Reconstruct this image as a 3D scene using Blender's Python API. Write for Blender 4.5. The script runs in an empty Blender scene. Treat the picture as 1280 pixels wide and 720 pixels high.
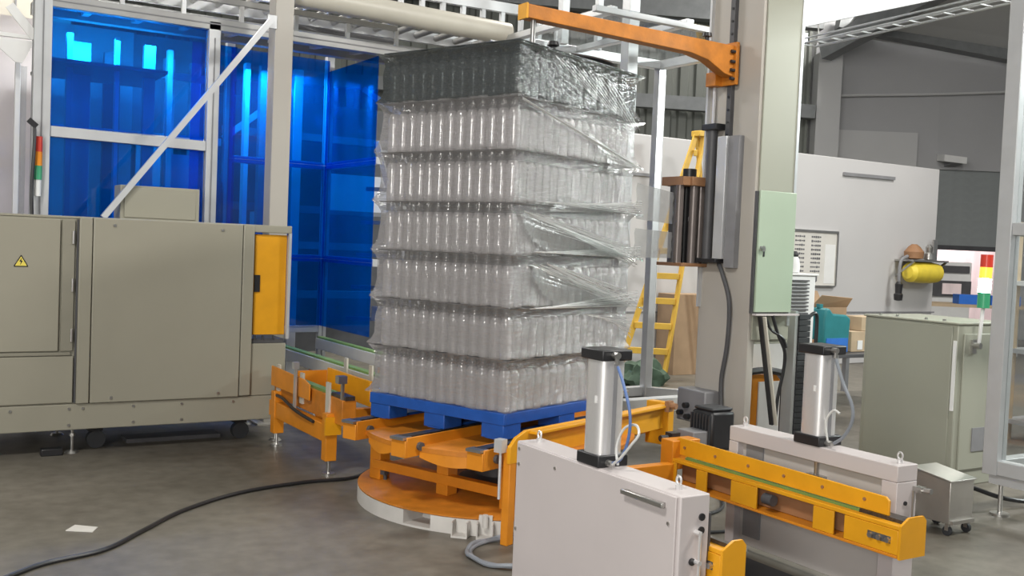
import bpy, bmesh, math, random
from mathutils import Vector, Matrix
random.seed(7)
SC = bpy.context.scene
COL = SC.collection
PI = math.pi

# ------------------------------------------------------------------ camera
FW, RT, UP = Vector((0.5294, 0.8473, -0.0424)), Vector((0.8481, -0.5282, 0.0415)), Vector((-0.0129, 0.0580, 0.9982))
cam_d = bpy.data.cameras.new('camera')
cam = bpy.data.objects.new('camera', cam_d)
COL.objects.link(cam)
M = Matrix((RT, UP, -FW)).transposed().to_4x4()
M.translation = Vector((0, 0, 1.6))
cam.matrix_world = M
cam_d.sensor_width = 36.0
cam_d.lens = 36.0 * 1273 / 1280
cam_d.clip_end = 200
SC.camera = cam

# ------------------------------------------------------------------ world, lamps, exposure
SC.view_settings.view_transform = 'Standard'
SC.view_settings.look = 'None'
SC.view_settings.exposure = 0.0
SC.view_settings.gamma = 1.0
SC.view_settings.use_curve_mapping = False
W = bpy.data.worlds.new('hall_night')
SC.world = W
W.use_nodes = True
W.node_tree.nodes['Background'].inputs[0].default_value = (0.90, 0.95, 1.0, 1)
W.node_tree.nodes['Background'].inputs[1].default_value = 0.21
try:
    SC.cycles.transparent_max_bounces = 32
    SC.cycles.max_bounces = 8
except Exception:
    pass

def cf(x, d, z):            # metres to the right of the view axis, metres ahead of the camera, height
    return Vector((0.848 * x + 0.53 * d, -0.53 * x + 0.848 * d, z))

def lamp(name, loc, target, size, size_y, power, color=(1, 0.97, 0.92)):
    d = bpy.data.lights.new(name, 'AREA')
    d.shape = 'RECTANGLE'
    d.size, d.size_y, d.energy, d.color = size, size_y, power, color
    o = bpy.data.objects.new(name, d)
    COL.objects.link(o)
    o.location = loc
    o.rotation_euler = (Vector(target) - Vector(loc)).to_track_quat('-Z', 'Y').to_euler()
    return o

lamp('hall_lamp_front', cf(-2.6, 0.4, 6.4), cf(0, 6, 0.8), 1.6, 0.8, 330)
lamp('low_rear_fill', cf(-2.6, -5.0, 2.9), cf(0.6, 6, 1.4), 3.0, 2.4, 520)  # added fill behind the camera for streaks on bottles and cylinders, no known source
lamp('hall_lamp_right', cf(5.0, 4.2, 6.4), cf(2.2, 7, 0.3), 1.2, 0.6, 330)
lamp('right_side_fill', (12.5, 2.0, 4.6), (3.8, 5.0, 1.6), 1.2, 0.5, 430, (0.93, 1.0, 0.97))  # added fill to brighten the right face of the stack, no known fixture
lamp('far_wall_fill', cf(8.5, 18.0, 8.2), cf(8.5, 20.5, 3.0), 3.0, 1.0, 720)  # extra fill put in to lift the brightness of the rear wall
lamp('hall_lamp_rear', cf(1.5, 12.5, 6.6), cf(1.8, 12.4, 0), 2.0, 0.8, 300)
lamp('hall_lamp_rear_right', cf(7.5, 12.5, 6.4), cf(7.3, 12.6, 0), 2.0, 0.8, 300)
lamp('hall_lamp_rear_left', cf(-5.0, 11.5, 6.6), cf(-4.2, 11.6, 0), 2.0, 0.8, 420)

# ------------------------------------------------------------------ materials
MATS = {}
def nodes(name):
    m = bpy.data.materials.new(name)
    m.use_nodes = True
    return m, m.node_tree, m.node_tree.nodes, m.node_tree.links

def pm(name, col, rough=0.45, metal=0.0, var=0.10, scale=6.0, bump=0.0, bscale=60.0, emit=None, estr=0.0, spec=0.5, stretch=None):
    m, t, N, L = nodes(name)
    b = N['Principled BSDF']
    b.inputs['Roughness'].default_value = rough
    b.inputs['Metallic'].default_value = metal
    b.inputs['Specular IOR Level'].default_value = spec
    tc = N.new('ShaderNodeTexCoord')
    nz = N.new('ShaderNodeTexNoise')
    nz.inputs['Scale'].default_value = scale
    nz.inputs['Detail'].default_value = 5
    if stretch:
        mp = N.new('ShaderNodeMapping')
        mp.inputs['Scale'].default_value = stretch
        L.new(tc.outputs['Object'], mp.inputs['Vector'])
        L.new(mp.outputs['Vector'], nz.inputs['Vector'])
    else:
        L.new(tc.outputs['Object'], nz.inputs['Vector'])
    cr = N.new('ShaderNodeValToRGB')
    cr.color_ramp.elements[0].position = 0.3
    cr.color_ramp.elements[1].position = 0.7
    cr.color_ramp.elements[0].color = tuple(max(0, c * (1 - var)) for c in col) + (1,)
    cr.color_ramp.elements[1].color = tuple(min(1, c * (1 + var)) for c in col) + (1,)
    L.new(nz.outputs['Fac'], cr.inputs['Fac'])
    L.new(cr.outputs['Color'], b.inputs['Base Color'])
    if bump:
        n2 = N.new('ShaderNodeTexNoise')
        n2.inputs['Scale'].default_value = bscale
        L.new(tc.outputs['Object'], n2.inputs['Vector'])
        bp = N.new('ShaderNodeBump')
        bp.inputs['Strength'].default_value = bump
        bp.inputs['Distance'].default_value = 0.01
        L.new(n2.outputs['Fac'], bp.inputs['Height'])
        L.new(bp.outputs['Normal'], b.inputs['Normal'])
    if emit:
        b.inputs['Emission Color'].default_value = tuple(emit) + (1,)
        b.inputs['Emission Strength'].default_value = estr
    MATS[name] = m
    return m

def sheet_mat(name, tint, cover, cover_col, gloss, rough, bump=0.0, bscale=(20, 20, 20)):
    """clear plastic: tinted see-through + a share of pale scattering + mirror gloss by angle, wrinkled by a noise bump"""
    m, t, N, L = nodes(name)
    N.remove(N['Principled BSDF'])
    out = N['Material Output']
    tr = N.new('ShaderNodeBsdfTransparent'); tr.inputs[0].default_value = tuple(tint) + (1,)
    df = N.new('ShaderNodeBsdfDiffuse'); df.inputs[0].default_value = tuple(cover_col) + (1,)
    tl = N.new('ShaderNodeBsdfTranslucent'); tl.inputs[0].default_value = tuple(cover_col) + (1,)
    dm = N.new('ShaderNodeMixShader'); dm.inputs[0].default_value = 0.45
    L.new(df.outputs[0], dm.inputs[1]); L.new(tl.outputs[0], dm.inputs[2])
    m1 = N.new('ShaderNodeMixShader'); m1.inputs[0].default_value = cover
    L.new(tr.outputs[0], m1.inputs[1]); L.new(dm.outputs[0], m1.inputs[2])
    gl = N.new('ShaderNodeBsdfGlossy'); gl.inputs['Roughness'].default_value = rough
    lw = N.new('ShaderNodeLayerWeight'); lw.inputs[0].default_value = 0.25
    mu = N.new('ShaderNodeMath'); mu.operation = 'MULTIPLY_ADD'
    mu.inputs[1].default_value = gloss * 1.6; mu.inputs[2].default_value = gloss * 0.5
    mu.use_clamp = True
    L.new(lw.outputs['Fresnel'], mu.inputs[0])
    m2 = N.new('ShaderNodeMixShader')
    L.new(mu.outputs[0], m2.inputs[0]); L.new(m1.outputs[0], m2.inputs[1]); L.new(gl.outputs[0], m2.inputs[2])
    if bump:
        tc = N.new('ShaderNodeTexCoord')
        mp = N.new('ShaderNodeMapping'); mp.inputs['Scale'].default_value = bscale
        nz = N.new('ShaderNodeTexNoise'); nz.inputs['Scale'].default_value = 1.0; nz.inputs['Detail'].default_value = 4
        bp = N.new('ShaderNodeBump'); bp.inputs['Strength'].default_value = bump; bp.inputs['Distance'].default_value = 0.02
        L.new(tc.outputs['Object'], mp.inputs[0]); L.new(mp.outputs[0], nz.inputs['Vector'])
        L.new(nz.outputs['Fac'], bp.inputs['Height'])
        L.new(bp.outputs['Normal'], gl.inputs['Normal'])
        L.new(bp.outputs['Normal'], lw.inputs['Normal'])
    L.new(m2.outputs[0], out.inputs['Surface'])
    MATS[name] = m
    return m

pm('beige', (0.295, 0.28, 0.222), 0.42, var=0.04, scale=1.5)
pm('beige_dark', (0.24, 0.228, 0.18), 0.5, var=0.06)
pm('greybox', (0.53, 0.485, 0.48), 0.45, var=0.04, scale=2)
pm('greypanel', (0.47, 0.445, 0.425), 0.5, var=0.05, scale=2)
pm('column', (0.41, 0.385, 0.345), 0.42, var=0.04, scale=1.2)
pm('greencab', (0.36, 0.44, 0.335), 0.4, var=0.04, scale=2)
pm('greygreen', (0.315, 0.32, 0.262), 0.42, var=0.04, scale=1.2)
pm('orange', (0.66, 0.235, 0.014), 0.42, var=0.10, scale=7)
pm('orange_worn', (0.52, 0.18, 0.016), 0.5, var=0.20, scale=9, bump=0.1)
pm('yellow', (0.72, 0.33, 0.010), 0.42, var=0.08)
pm('ladder_yellow', (0.68, 0.42, 0.06), 0.45, var=0.08)
pm('pallet_blue', (0.012, 0.075, 0.33), 0.38, var=0.12, scale=12, bump=0.08)
pm('ring_white', (0.55, 0.53, 0.50), 0.55, var=0.12, scale=5)
pm('alu', (0.62, 0.63, 0.64), 0.36, metal=0.75, var=0.06)
pm('alu_white', (0.56, 0.57, 0.58), 0.42, metal=0.35, var=0.05)
pm('alu_grey', (0.36, 0.36, 0.355), 0.45, metal=0.3, var=0.06)
pm('brushed', (0.80, 0.79, 0.79), 0.36, metal=0.65, var=0.05, scale=30, stretch=(40, 40, 1))
pm('steel', (0.50, 0.49, 0.47), 0.3, metal=0.9, var=0.10)
pm('stainless', (0.50, 0.48, 0.45), 0.34, metal=0.8, var=0.08)
pm('black', (0.018, 0.018, 0.02), 0.4, var=0.2)
pm('rubber', (0.03, 0.032, 0.036), 0.6, var=0.2)
pm('darkgrey', (0.075, 0.075, 0.08), 0.5, var=0.15)
pm('midgrey', (0.22, 0.22, 0.23), 0.5, var=0.10)
pm('chain', (0.10, 0.09, 0.08), 0.35, metal=0.7, var=0.3, scale=60)
pm('green_belt', (0.16, 0.27, 0.07), 0.5, var=0.15)
pm('white', (0.74, 0.74, 0.73), 0.5, var=0.03)
pm('white_wall', (0.52, 0.51, 0.51), 0.75, var=0.04, scale=0.7)
pm('hall_wall', (0.42, 0.42, 0.43), 0.85, var=0.08, scale=0.4)
pm('hall_wall_light', (0.55, 0.55, 0.55), 0.85, var=0.06, scale=0.4)
pm('cladding', (0.19, 0.20, 0.18), 0.6, var=0.12, scale=0.6)
pm('roof', (0.55, 0.56, 0.56), 0.8, var=0.08, scale=0.4)
pm('roof_steel', (0.22, 0.23, 0.235), 0.6, var=0.1)
pm('door_grey', (0.27, 0.29, 0.29), 0.6, var=0.05)
pm('pipe', (0.52, 0.49, 0.42), 0.4, var=0.04)
pm('brown', (0.30, 0.155, 0.075), 0.55, var=0.12)
pm('roller', (0.17, 0.145, 0.135), 0.35, metal=0.3, var=0.1)
pm('carton', (0.36, 0.245, 0.15), 0.8, var=0.10, scale=5)
pm('carton_pale', (0.47, 0.36, 0.24), 0.8, var=0.08, scale=5)
pm('teal', (0.02, 0.19, 0.21), 0.45, var=0.1)
pm('blue_label', (0.03, 0.16, 0.55), 0.45, var=0.1)
pm('crate_blue', (0.03, 0.16, 0.62), 0.45, var=0.1)
pm('hose_blue', (0.10, 0.17, 0.38), 0.4, var=0.1)
pm('hose_clear', (0.62, 0.62, 0.60), 0.25, var=0.05)
pm('hose_grey', (0.22, 0.24, 0.27), 0.4, var=0.1)
pm('green_cloth', (0.05, 0.085, 0.055), 0.8, var=0.35, scale=9)
pm('paper', (0.62, 0.60, 0.56), 0.8, var=0.04)
pm('print', (0.12, 0.12, 0.13), 0.7, var=0.2)
pm('print_brown', (0.40, 0.16, 0.10), 0.7, var=0.2)
pm('sign_yellow', (0.72, 0.60, 0.10), 0.5, var=0.04)
pm('tank_yellow', (0.75, 0.58, 0.06), 0.4, var=0.10)
pm('pink_wall', (0.86, 0.72, 0.72), 0.7, var=0.10, scale=2.2, stretch=(3, 3, 0.6))
pm('red_lens', (0.60, 0.05, 0.03), 0.3, var=0.03)
pm('amber_lens', (0.80, 0.28, 0.02), 0.3, var=0.03)
pm('green_lens', (0.05, 0.32, 0.16), 0.3, var=0.03)
pm('green_lamp', (0.45, 0.9, 0.7), 0.3, var=0.0, emit=(0.40, 1.0, 0.72), estr=28.0)
pm('amber_lamp', (0.85, 0.45, 0.05), 0.3, var=0.0, emit=(1.0, 0.45, 0.05), estr=1.2)
pm('tube_light', (0.9, 0.9, 0.9), 0.4, var=0.0, emit=(0.98, 1.0, 0.97), estr=3.2)

def floor_shading():
    m, t, N, L = nodes('concrete')
    b = N['Principled BSDF']
    tc = N.new('ShaderNodeTexCoord')
    n1 = N.new('ShaderNodeTexNoise'); n1.inputs['Scale'].default_value = 0.55; n1.inputs['Detail'].default_value = 7
    n2 = N.new('ShaderNodeTexNoise'); n2.inputs['Scale'].default_value = 9; n2.inputs['Detail'].default_value = 6
    for n in (n1, n2):
        L.new(tc.outputs['Object'], n.inputs['Vector'])
    mx = N.new('ShaderNodeMix'); mx.data_type = 'FLOAT'; mx.inputs[0].default_value = 0.35
    L.new(n1.outputs['Fac'], mx.inputs[2]); L.new(n2.outputs['Fac'], mx.inputs[3])
    cr = N.new('ShaderNodeValToRGB')
    e = cr.color_ramp.elements
    e[0].position, e[0].color = 0.34, (0.083, 0.072, 0.056, 1)
    e[1].position, e[1].color = 0.66, (0.205, 0.188, 0.155, 1)
    L.new(mx.outputs[0], cr.inputs['Fac']); L.new(cr.outputs['Color'], b.inputs['Base Color'])
    r = N.new('ShaderNodeMapRange'); r.inputs[3].default_value = 0.30; r.inputs[4].default_value = 0.62
    L.new(n1.outputs['Fac'], r.inputs[0]); L.new(r.outputs[0], b.inputs['Roughness'])
    bp = N.new('ShaderNodeBump'); bp.inputs['Strength'].default_value = 0.12; bp.inputs['Distance'].default_value = 0.01
    L.new(n2.outputs['Fac'], bp.inputs['Height']); L.new(bp.outputs['Normal'], b.inputs['Normal'])
    MATS['concrete'] = m
floor_shading()
sheet_mat('blue_acrylic', (0.045, 0.47, 0.92), 0.14, (0.0, 0.19, 0.66), 0.10, 0.06, 0.05, (3, 3, 1.0))
sheet_mat('clear_acrylic', (0.86, 0.88, 0.88), 0.03, (0.8, 0.8, 0.8), 0.12, 0.05)
sheet_mat('bottle_plastic', (0.96, 0.95, 0.95), 0.40, (0.97, 0.94, 0.94), 0.34, 0.16)
sheet_mat('film', (0.95, 0.95, 0.95), 0.17, (0.95, 0.915, 0.915), 0.34, 0.15, 1.0, (14, 14, 48))
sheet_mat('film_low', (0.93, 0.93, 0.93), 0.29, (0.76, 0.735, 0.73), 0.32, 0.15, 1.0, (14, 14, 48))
sheet_mat('film_fold', (0.95, 0.97, 0.96), 0.20, (1.0, 1.0, 1.0), 0.34, 0.26, 0.3, (30, 30, 30))
sheet_mat('film_web', (0.85, 0.86, 0.85), 0.50, (0.62, 0.62, 0.61), 0.10, 0.2, 0.3, (4, 4, 30))
sheet_mat('film_rope', (0.9, 0.92, 0.91), 0.90, (1.0, 1.0, 1.0), 0.35, 0.28, 0.2, (30, 30, 30))
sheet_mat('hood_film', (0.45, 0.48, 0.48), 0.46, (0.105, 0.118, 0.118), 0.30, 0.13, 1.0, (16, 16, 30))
sheet_mat('bottle_neck', (0.80, 0.80, 0.80), 0.12, (0.8, 0.8, 0.8), 0.34, 0.10)
sheet_mat('tier_plastic', (0.3, 0.3, 0.3), 0.80, (0.10, 0.10, 0.10), 0.15, 0.3)

# ------------------------------------------------------------------ mesh builder
class MB:
    def __init__(s):
        s.v, s.f = [], []
    def add(s, vs, fs):
        n = len(s.v)
        s.v += [Vector(p) for p in vs]
        s.f += [tuple(i + n for i in q) for q in fs]
        return s
    def box(s, x0, x1, y0, y1, z0, z1):
        v = [(x, y, z) for z in (z0, z1) for y in (y0, y1) for x in (x0, x1)]
        return s.add(v, [(0, 2, 3, 1), (4, 5, 7, 6), (0, 1, 5, 4), (2, 6, 7, 3), (0, 4, 6, 2), (1, 3, 7, 5)])
    def bar(s, p, q, w, h, up=(0, 0, 1)):
        p, q, up = Vector(p), Vector(q), Vector(up)
        d = (q - p).normalized()
        if abs(d.dot(up)) > 0.98:
            up = Vector((0, 1, 0))
        a = d.cross(up).normalized() * (w / 2)
        b = a.cross(d).normalized() * (h / 2)
        v = [r + i * a + j * b for r in (p, q) for j in (-1, 1) for i in (-1, 1)]
        return s.add(v, [(0, 2, 3, 1), (4, 5, 7, 6), (0, 1, 5, 4), (2, 6, 7, 3), (0, 4, 6, 2), (1, 3, 7, 5)])
    def cyl(s, p, q, r, seg=16, r2=None):
        p, q = Vector(p), Vector(q)
        r2 = r if r2 is None else r2
        d = (q - p).normalized()
        a = d.orthogonal().normalized(); b = d.cross(a)
        v = []
        for c, rr in ((p, r), (q, r2)):
            v += [c + (a * math.cos(2 * PI * k / seg) + b * math.sin(2 * PI * k / seg)) * rr for k in range(seg)]
        f = [(k, (k + 1) % seg, seg + (k + 1) % seg, seg + k) for k in range(seg)]
        f += [tuple(range(seg - 1, -1, -1)), tuple(range(seg, 2 * seg))]
        return s.add(v, f)
    def tube(s, pts, r, seg=8, sub=6, closed=False):
        P = [Vector(p) for p in pts]
        if sub > 1:
            Q, n = [], len(P)
            rng = range(n) if closed else range(n - 1)
            for i in rng:
                g = lambda k: P[k % n] if closed else P[min(max(k, 0), n - 1)]
                a, b, c, d = g(i - 1), g(i), g(i + 1), g(i + 2)
                for k in range(sub):
                    t = k / sub
                    Q.append(0.5 * (2 * b + (c - a) * t + (2 * a - 5 * b + 4 * c - d) * t * t + (3 * b - a - 3 * c + d) * t ** 3))
            if not closed:
                Q.append(P[-1])
            P = Q
        n, v, f = len(P), [], []
        nrm = None
        for i, p in enumerate(P):
            d = (P[(i + 1) % n if closed else min(i + 1, n - 1)] - P[i - 1 if closed else max(i - 1, 0)]).normalized()
            if nrm is None:
                nrm = d.orthogonal().normalized()
            nrm = (nrm - d * nrm.dot(d)).normalized()
            b = d.cross(nrm)
            v += [p + (nrm * math.cos(2 * PI * k / seg) + b * math.sin(2 * PI * k / seg)) * r for k in range(seg)]
        for i in range(n if closed else n - 1):
            j = (i + 1) % n
            f += [(i * seg + k, i * seg + (k + 1) % seg, j * seg + (k + 1) % seg, j * seg + k) for k in range(seg)]
        if not closed:
            f += [tuple(range(seg - 1, -1, -1)), tuple((n - 1) * seg + k for k in range(seg))]
        return s.add(v, f)
    def lathe(s, prof, c=(0, 0, 0), seg=16, cap=True):
        c = Vector(c)
        v, f, n = [], [], len(prof)
        for r, z in prof:
            v += [c + Vector((r * math.cos(2 * PI * k / seg), r * math.sin(2 * PI * k / seg), z)) for k in range(seg)]
        for i in range(n - 1):
            f += [(i * seg + k, i * seg + (k + 1) % seg, (i + 1) * seg + (k + 1) % seg, (i + 1) * seg + k) for k in range(seg)]
        if cap:
            f += [tuple(range(seg - 1, -1, -1)), tuple((n - 1) * seg + k for k in range(seg))]
        return s.add(v, f)
    def prism(s, poly, ext):
        n, e = len(poly), Vector(ext)
        P = [Vector(p) for p in poly]
        nrm = sum(((P[i] - P[0]).cross(P[(i + 1) % n] - P[0]) for i in range(n)), Vector())
        if nrm.dot(e) < 0:
            P.reverse()
        v = P + [p + e for p in P]
        f = [tuple(range(n - 1, -1, -1)), tuple(range(n, 2 * n))]
        f += [(i, (i + 1) % n, n + (i + 1) % n, n + i) for i in range(n)]
        return s.add(v, f)

ORG = {}
def link_tags(o, label=None, cat=None, group=None, kind=None):
    if label: o['label'] = label
    if cat: o['category'] = cat
    if group: o['group'] = group
    if kind: o['kind'] = kind
    return o

def thing(name, label, cat, loc, rotz=0.0, group=None):
    o = bpy.data.objects.new(name, None)
    COL.objects.link(o)
    o.empty_display_size = 0.1
    o.location = loc
    o.rotation_euler = (0, 0, rotz)
    ORG[o.name] = Vector((0, 0, 0)) if rotz else Vector(loc)
    return link_tags(o, label, cat, group)

def obj(name, mb, mat, parent=None, bevel=0.0, smooth=True, center=True, **tags):
    me = bpy.data.meshes.new(name)
    lo = Vector([min(p[i] for p in mb.v) for i in range(3)])
    hi = Vector([max(p[i] for p in mb.v) for i in range(3)])
    c = Vector(((lo.x + hi.x) / 2, (lo.y + hi.y) / 2, lo.z)) if center else Vector((0, 0, 0))
    me.from_pydata([p - c for p in mb.v], [], mb.f)
    me.materials.append(MATS[mat])
    if smooth:
        me.shade_smooth()
        me.set_sharp_from_angle(angle=math.radians(35))
    me.update()
    o = bpy.data.objects.new(name, me)
    COL.objects.link(o)
    ORG[o.name] = c
    if parent is not None:
        o.parent = parent
        o.location = c - ORG[parent.name]
    else:
        o.location = c
    if bevel:
        b = o.modifiers.new('bevel', 'BEVEL')
        b.width, b.segments, b.limit_method, b.angle_limit = bevel, 2, 'ANGLE', math.radians(40)
        b.harden_normals = False
    return link_tags(o, **tags)

def dup_mesh(o, offset, parent=None):
    c = o.copy()
    COL.objects.link(c)
    if parent is not None:
        c.parent = parent
    c.location = o.location + Vector(offset)
    return c

def box(*a): return MB().box(*a)
def bar(p, q, w, h, up=(0, 0, 1)): return MB().bar(p, q, w, h, up)
def cyl(p, q, r, seg=16, r2=None): return MB().cyl(p, q, r, seg, r2)

# ------------------------------------------------------------------ the hall
obj('floor', box(-12, 40, -12, 40, -0.1, 0), 'concrete', kind='structure')
def hall_slab(name, x0, x1, d0, d1, z0, z1, mat, **tags):
    mb = MB()
    mb.prism([cf(x0, d0, z0), cf(x1, d0, z0), cf(x1, d1, z0), cf(x0, d1, z0)], (0, 0, z1 - z0))
    return obj(name, mb, mat, **tags)
# rear wall, right part: plain grey with an open roller door
wb = hall_slab('wall_back', 6.2, 9.0, 22.0, 22.3, 0, 9.0, 'hall_wall', kind='structure')
hall_slab('wall_panel', 9.0, 10.75, 22.0, 22.3, 3.6, 9.0, 'hall_wall', kind='structure')
hall_slab('wall_return', 10.75, 16.0, 22.0, 22.3, 0, 9.0, 'hall_wall', kind='structure')
# light wainscot band seen above the partition
hall_slab('trim_1', 6.75, 8.55, 21.94, 22.0, 0, 4.35, 'hall_wall_light', kind='structure')
hall_slab('trim_2', 6.25, 6.75, 21.6, 22.0, 0, 5.9, 'hall_wall_light', kind='structure')
# ribbed cladding on the left part
mb = MB()
xs = -18.0
top = []
while xs < 6.2:
    for dx, dd in ((0, 0), (0.16, 0), (0.20, 0.06), (0.30, 0.06)):
        top.append((xs + dx, 22.0 + dd))
    xs += 0.34
for i in range(len(top) - 1):
    (a, da), (b, db) = top[i], top[i + 1]
    mb.add([cf(a, da, 0), cf(b, db, 0), cf(b, db, 9), cf(a, da, 9)], [(0, 1, 2, 3)])
for i in range(len(top) - 1):
    (a, da), (b, db) = top[i], top[i + 1]
    mb.add([cf(a, 22.3, 0), cf(b, 22.3, 0), cf(b, 22.3, 9), cf(a, 22.3, 9)], [(3, 2, 1, 0)])
obj('wall_left', mb, 'cladding', smooth=False, kind='structure')
# roof: pitched, dark purlins and eave beam
mb = MB()
mb.add([cf(-20, -6, 8.8), cf(16, -6, 8.8), cf(16, 22.3, 8.8), cf(-20, 22.3, 8.8), cf(-20, -6, 8.9), cf(16, -6, 8.9), cf(16, 22.3, 8.9), cf(-20, 22.3, 8.9)],
       [(0, 1, 2, 3), (7, 6, 5, 4), (0, 4, 5, 1), (2, 6, 7, 3), (1, 5, 6, 2), (0, 3, 7, 4)])
obj('ceiling', mb, 'roof', kind='structure')
b = MB(); b.bar(cf(6.6, 21.6, 6.55), cf(12.0, 21.6, 5.75), 0.35, 0.28)
obj('trim_3', b, 'roof_steel', kind='structure')
b = MB(); b.bar(cf(6.3, 21.4, 5.9), cf(9.4, 16.5, 7.6), 0.30, 0.4)
obj('trim_4', b, 'roof_steel', kind='structure')
b = MB(); b.bar(cf(-6, 21.6, 4.95), cf(6.2, 21.6, 4.65), 0.25, 0.28)
obj('trim_5', b, 'roof_steel', kind='structure')
b = MB(); b.bar(cf(-6, 21.3, 7.15), cf(6.2, 21.3, 6.65), 0.3, 0.7)
obj('trim_6', b, 'roof_steel', kind='structure')
# sloping soffit, lighter, behind the cable tray
mb = MB()
mb.add([cf(6.8, 21.9, 6.35), cf(16, 21.9, 5.3), cf(16, 14.0, 7.6), cf(6.8, 14.0, 8.2),
        cf(6.8, 21.9, 6.4), cf(16, 21.9, 5.35), cf(16, 14.0, 7.65), cf(6.8, 14.0, 8.25)],
       [(0, 1, 2, 3), (7, 6, 5, 4), (0, 4, 5, 1), (1, 5, 6, 2), (2, 6, 7, 3), (3, 7, 4, 0)])
obj('trim_7', mb, 'roof', kind='structure')
# conduit and lamp on the rear wall
link_tags(obj('conduit', MB().tube([cf(6.75, 21.9, 3.1), cf(6.75, 21.9, 4.0), cf(6.75, 21.9, 5.0), cf(6.9, 21.9, 5.07), cf(9, 21.9, 5.19), cf(11.5, 21.9, 5.38)], 0.028, 6), 'hall_wall_light'),
          'thin pale conduit running across the grey rear wall', 'pipe')
t = thing('wall_lamp', 'small pale box lamp fixed on the grey rear wall above the roller door', 'lamp', cf(9.25, 21.9, 3.7))
mb = MB(); mb.prism([cf(9.0, 21.98, 3.92), cf(9.48, 21.98, 3.88), cf(9.48, 21.6, 3.84), cf(9.0, 21.6, 3.88)], (0, 0, -0.14))
obj('lamp_housing', mb, 'white', t)
mb = MB(); mb.bar(cf(9.28, 22.0, 3.68), cf(9.35, 21.7, 3.74), 0.25, 0.05)
obj('lamp_bracket', mb, 'midgrey', t)
# roller door half up, bright store behind it
t = thing('roller_door', 'dark grey roller door pulled halfway up in the rear wall', 'door', cf(9.87, 22.1, 1.9))
for k in range(9):
    mb = MB(); z0 = 1.98 + k * 0.185
    mb.prism([cf(9.0, 22.06, z0), cf(10.75, 22.06, z0), cf(10.75, 22.12, z0), cf(9.0, 22.12, z0)], (0, 0, 0.1845))
    obj('slat', mb, 'door_grey', t)
mb = MB(); mb.prism([cf(9.0, 22.02, 1.88), cf(10.75, 22.02, 1.88), cf(10.75, 22.16, 1.88), cf(9.0, 22.16, 1.88)], (0, 0, 0.10))
obj('bottom_rail', mb, 'darkgrey', t)
hall_slab('wall_store', 8.2, 12.2, 25.2, 25.4, 0, 4, 'pink_wall', kind='structure')
lamp('store_lamp', cf(10.0, 23.4, 3.6), cf(10.0, 24.8, 1.0), 1.6, 0.5, 190, (1, 0.93, 0.93))

# ------------------------------------------------------------------ white partition and what hangs on it
YP = 10.4
obj('wall_partition', box(6.6, 14.55, YP, YP + 0.14, 0, 3.10), 'white_wall', bevel=0.01, kind='structure')
obj('trim_8', box(6.6, 14.6, YP - 0.015, YP, 0.78, 0.80), 'midgrey', kind='structure')
obj('wall_slot', MB().bar((12.25, YP - 0.02, 2.865), (13.42, YP - 0.02, 2.875), 0.03, 0.05), 'midgrey', kind='structure')
obj('trim_9', box(6.6, 8.6, YP - 0.03, YP, 2.56, 2.60), 'midgrey', kind='structure')
t = thing('notice_board', 'pale notice board with two columns of printed rows on white partition', 'board', (11.6, YP - 0.03, 1.18))
obj('backing', box(11.05, 12.17, YP - 0.03, YP - 0.005, 1.19, 1.98), 'paper', t)
fr = MB(); fr.box(11.05, 12.19, YP - 0.045, YP - 0.005, 1.965, 2.0).box(12.16, 12.19, YP - 0.045, YP - 0.005, 1.18, 1.965).box(11.05, 12.16, YP - 0.045, YP - 0.005, 1.165, 1.19)
obj('board_frame', fr, 'steel', t)
pr = MB()
for c in (11.28, 11.62):
    for r in range(9):
        z = 1.90 - r * 0.063
        for k in range(5):
            h = random.uniform(0.016, 0.034)
            pr.box(c + k * 0.042, c + k * 0.042 + 0.032, YP - 0.033, YP - 0.030, z - h / 2, z + h / 2)
obj('printed_rows', pr, 'print', t)
pr = MB()
for k in range(4):
    x = 11.50 + k * 0.075
    pr.prism([(x, YP - 0.033, 1.22), (x + 0.05, YP - 0.033, 1.25), (x + 0.05, YP - 0.033, 1.36), (x + 0.02, YP - 0.033, 1.34)], (0, 0.003, 0))
obj('dark_pictures', pr, 'print', t)
pr = MB(); pr.box(11.92, 12.14, YP - 0.033, YP - 0.030, 1.22, 1.80)
obj('blank_sheet', pr, 'white', t)
# compressor / hoist on the partition
t = thing('air_tank', 'yellow tank with grey pipework bracketed on the white partition', 'tank', (14.0, YP - 0.2, 1.3))
tk = MB(); tk.lathe([(0.0, -0.40), (0.10, -0.385), (0.155, -0.33), (0.165, -0.1), (0.165, 0.18), (0.15, 0.31), (0.09, 0.37), (0.0, 0.385)], (0, 0, 0), 20, cap=False)
tk.v = [Vector((13.98 + p.z, YP - 0.22 + p.y, 1.43 + p.x)) for p in tk.v]
obj('tank_body', tk, 'tank_yellow', t)
obj('shelf_bracket', MB().box(13.55, 14.42, YP - 0.35, YP, 1.60, 1.63).bar((13.6, YP - 0.33, 1.6), (13.6, YP, 1.36), 0.03, 0.03).bar((14.38, YP - 0.33, 1.6), (14.38, YP, 1.36), 0.03, 0.03).bar((14.4, YP - 0.1, 1.62), (14.4, YP - 0.1, 1.96), 0.10, 0.03), 'steel', t)
obj('pump_head', MB().lathe([(0.05, 0), (0.14, 0.02), (0.15, 0.12), (0.09, 0.2), (0.04, 0.24)], (13.75, YP - 0.2, 1.63), 14), 'brown', t)
obj('valve', MB().lathe([(0.03, 0), (0.10, 0.01), (0.10, 0.1), (0.05, 0.12), (0.06, 0.2), (0.02, 0.25)], (14.12, YP - 0.2, 1.63), 12), 'steel', t)
obj('feed_pipe', MB().tube([(13.6, YP - 0.2, 1.68), (13.45, YP - 0.2, 1.6), (13.42, YP - 0.2, 1.35), (13.44, YP - 0.2, 1.22)], 0.025), 'midgrey', t)
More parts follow.
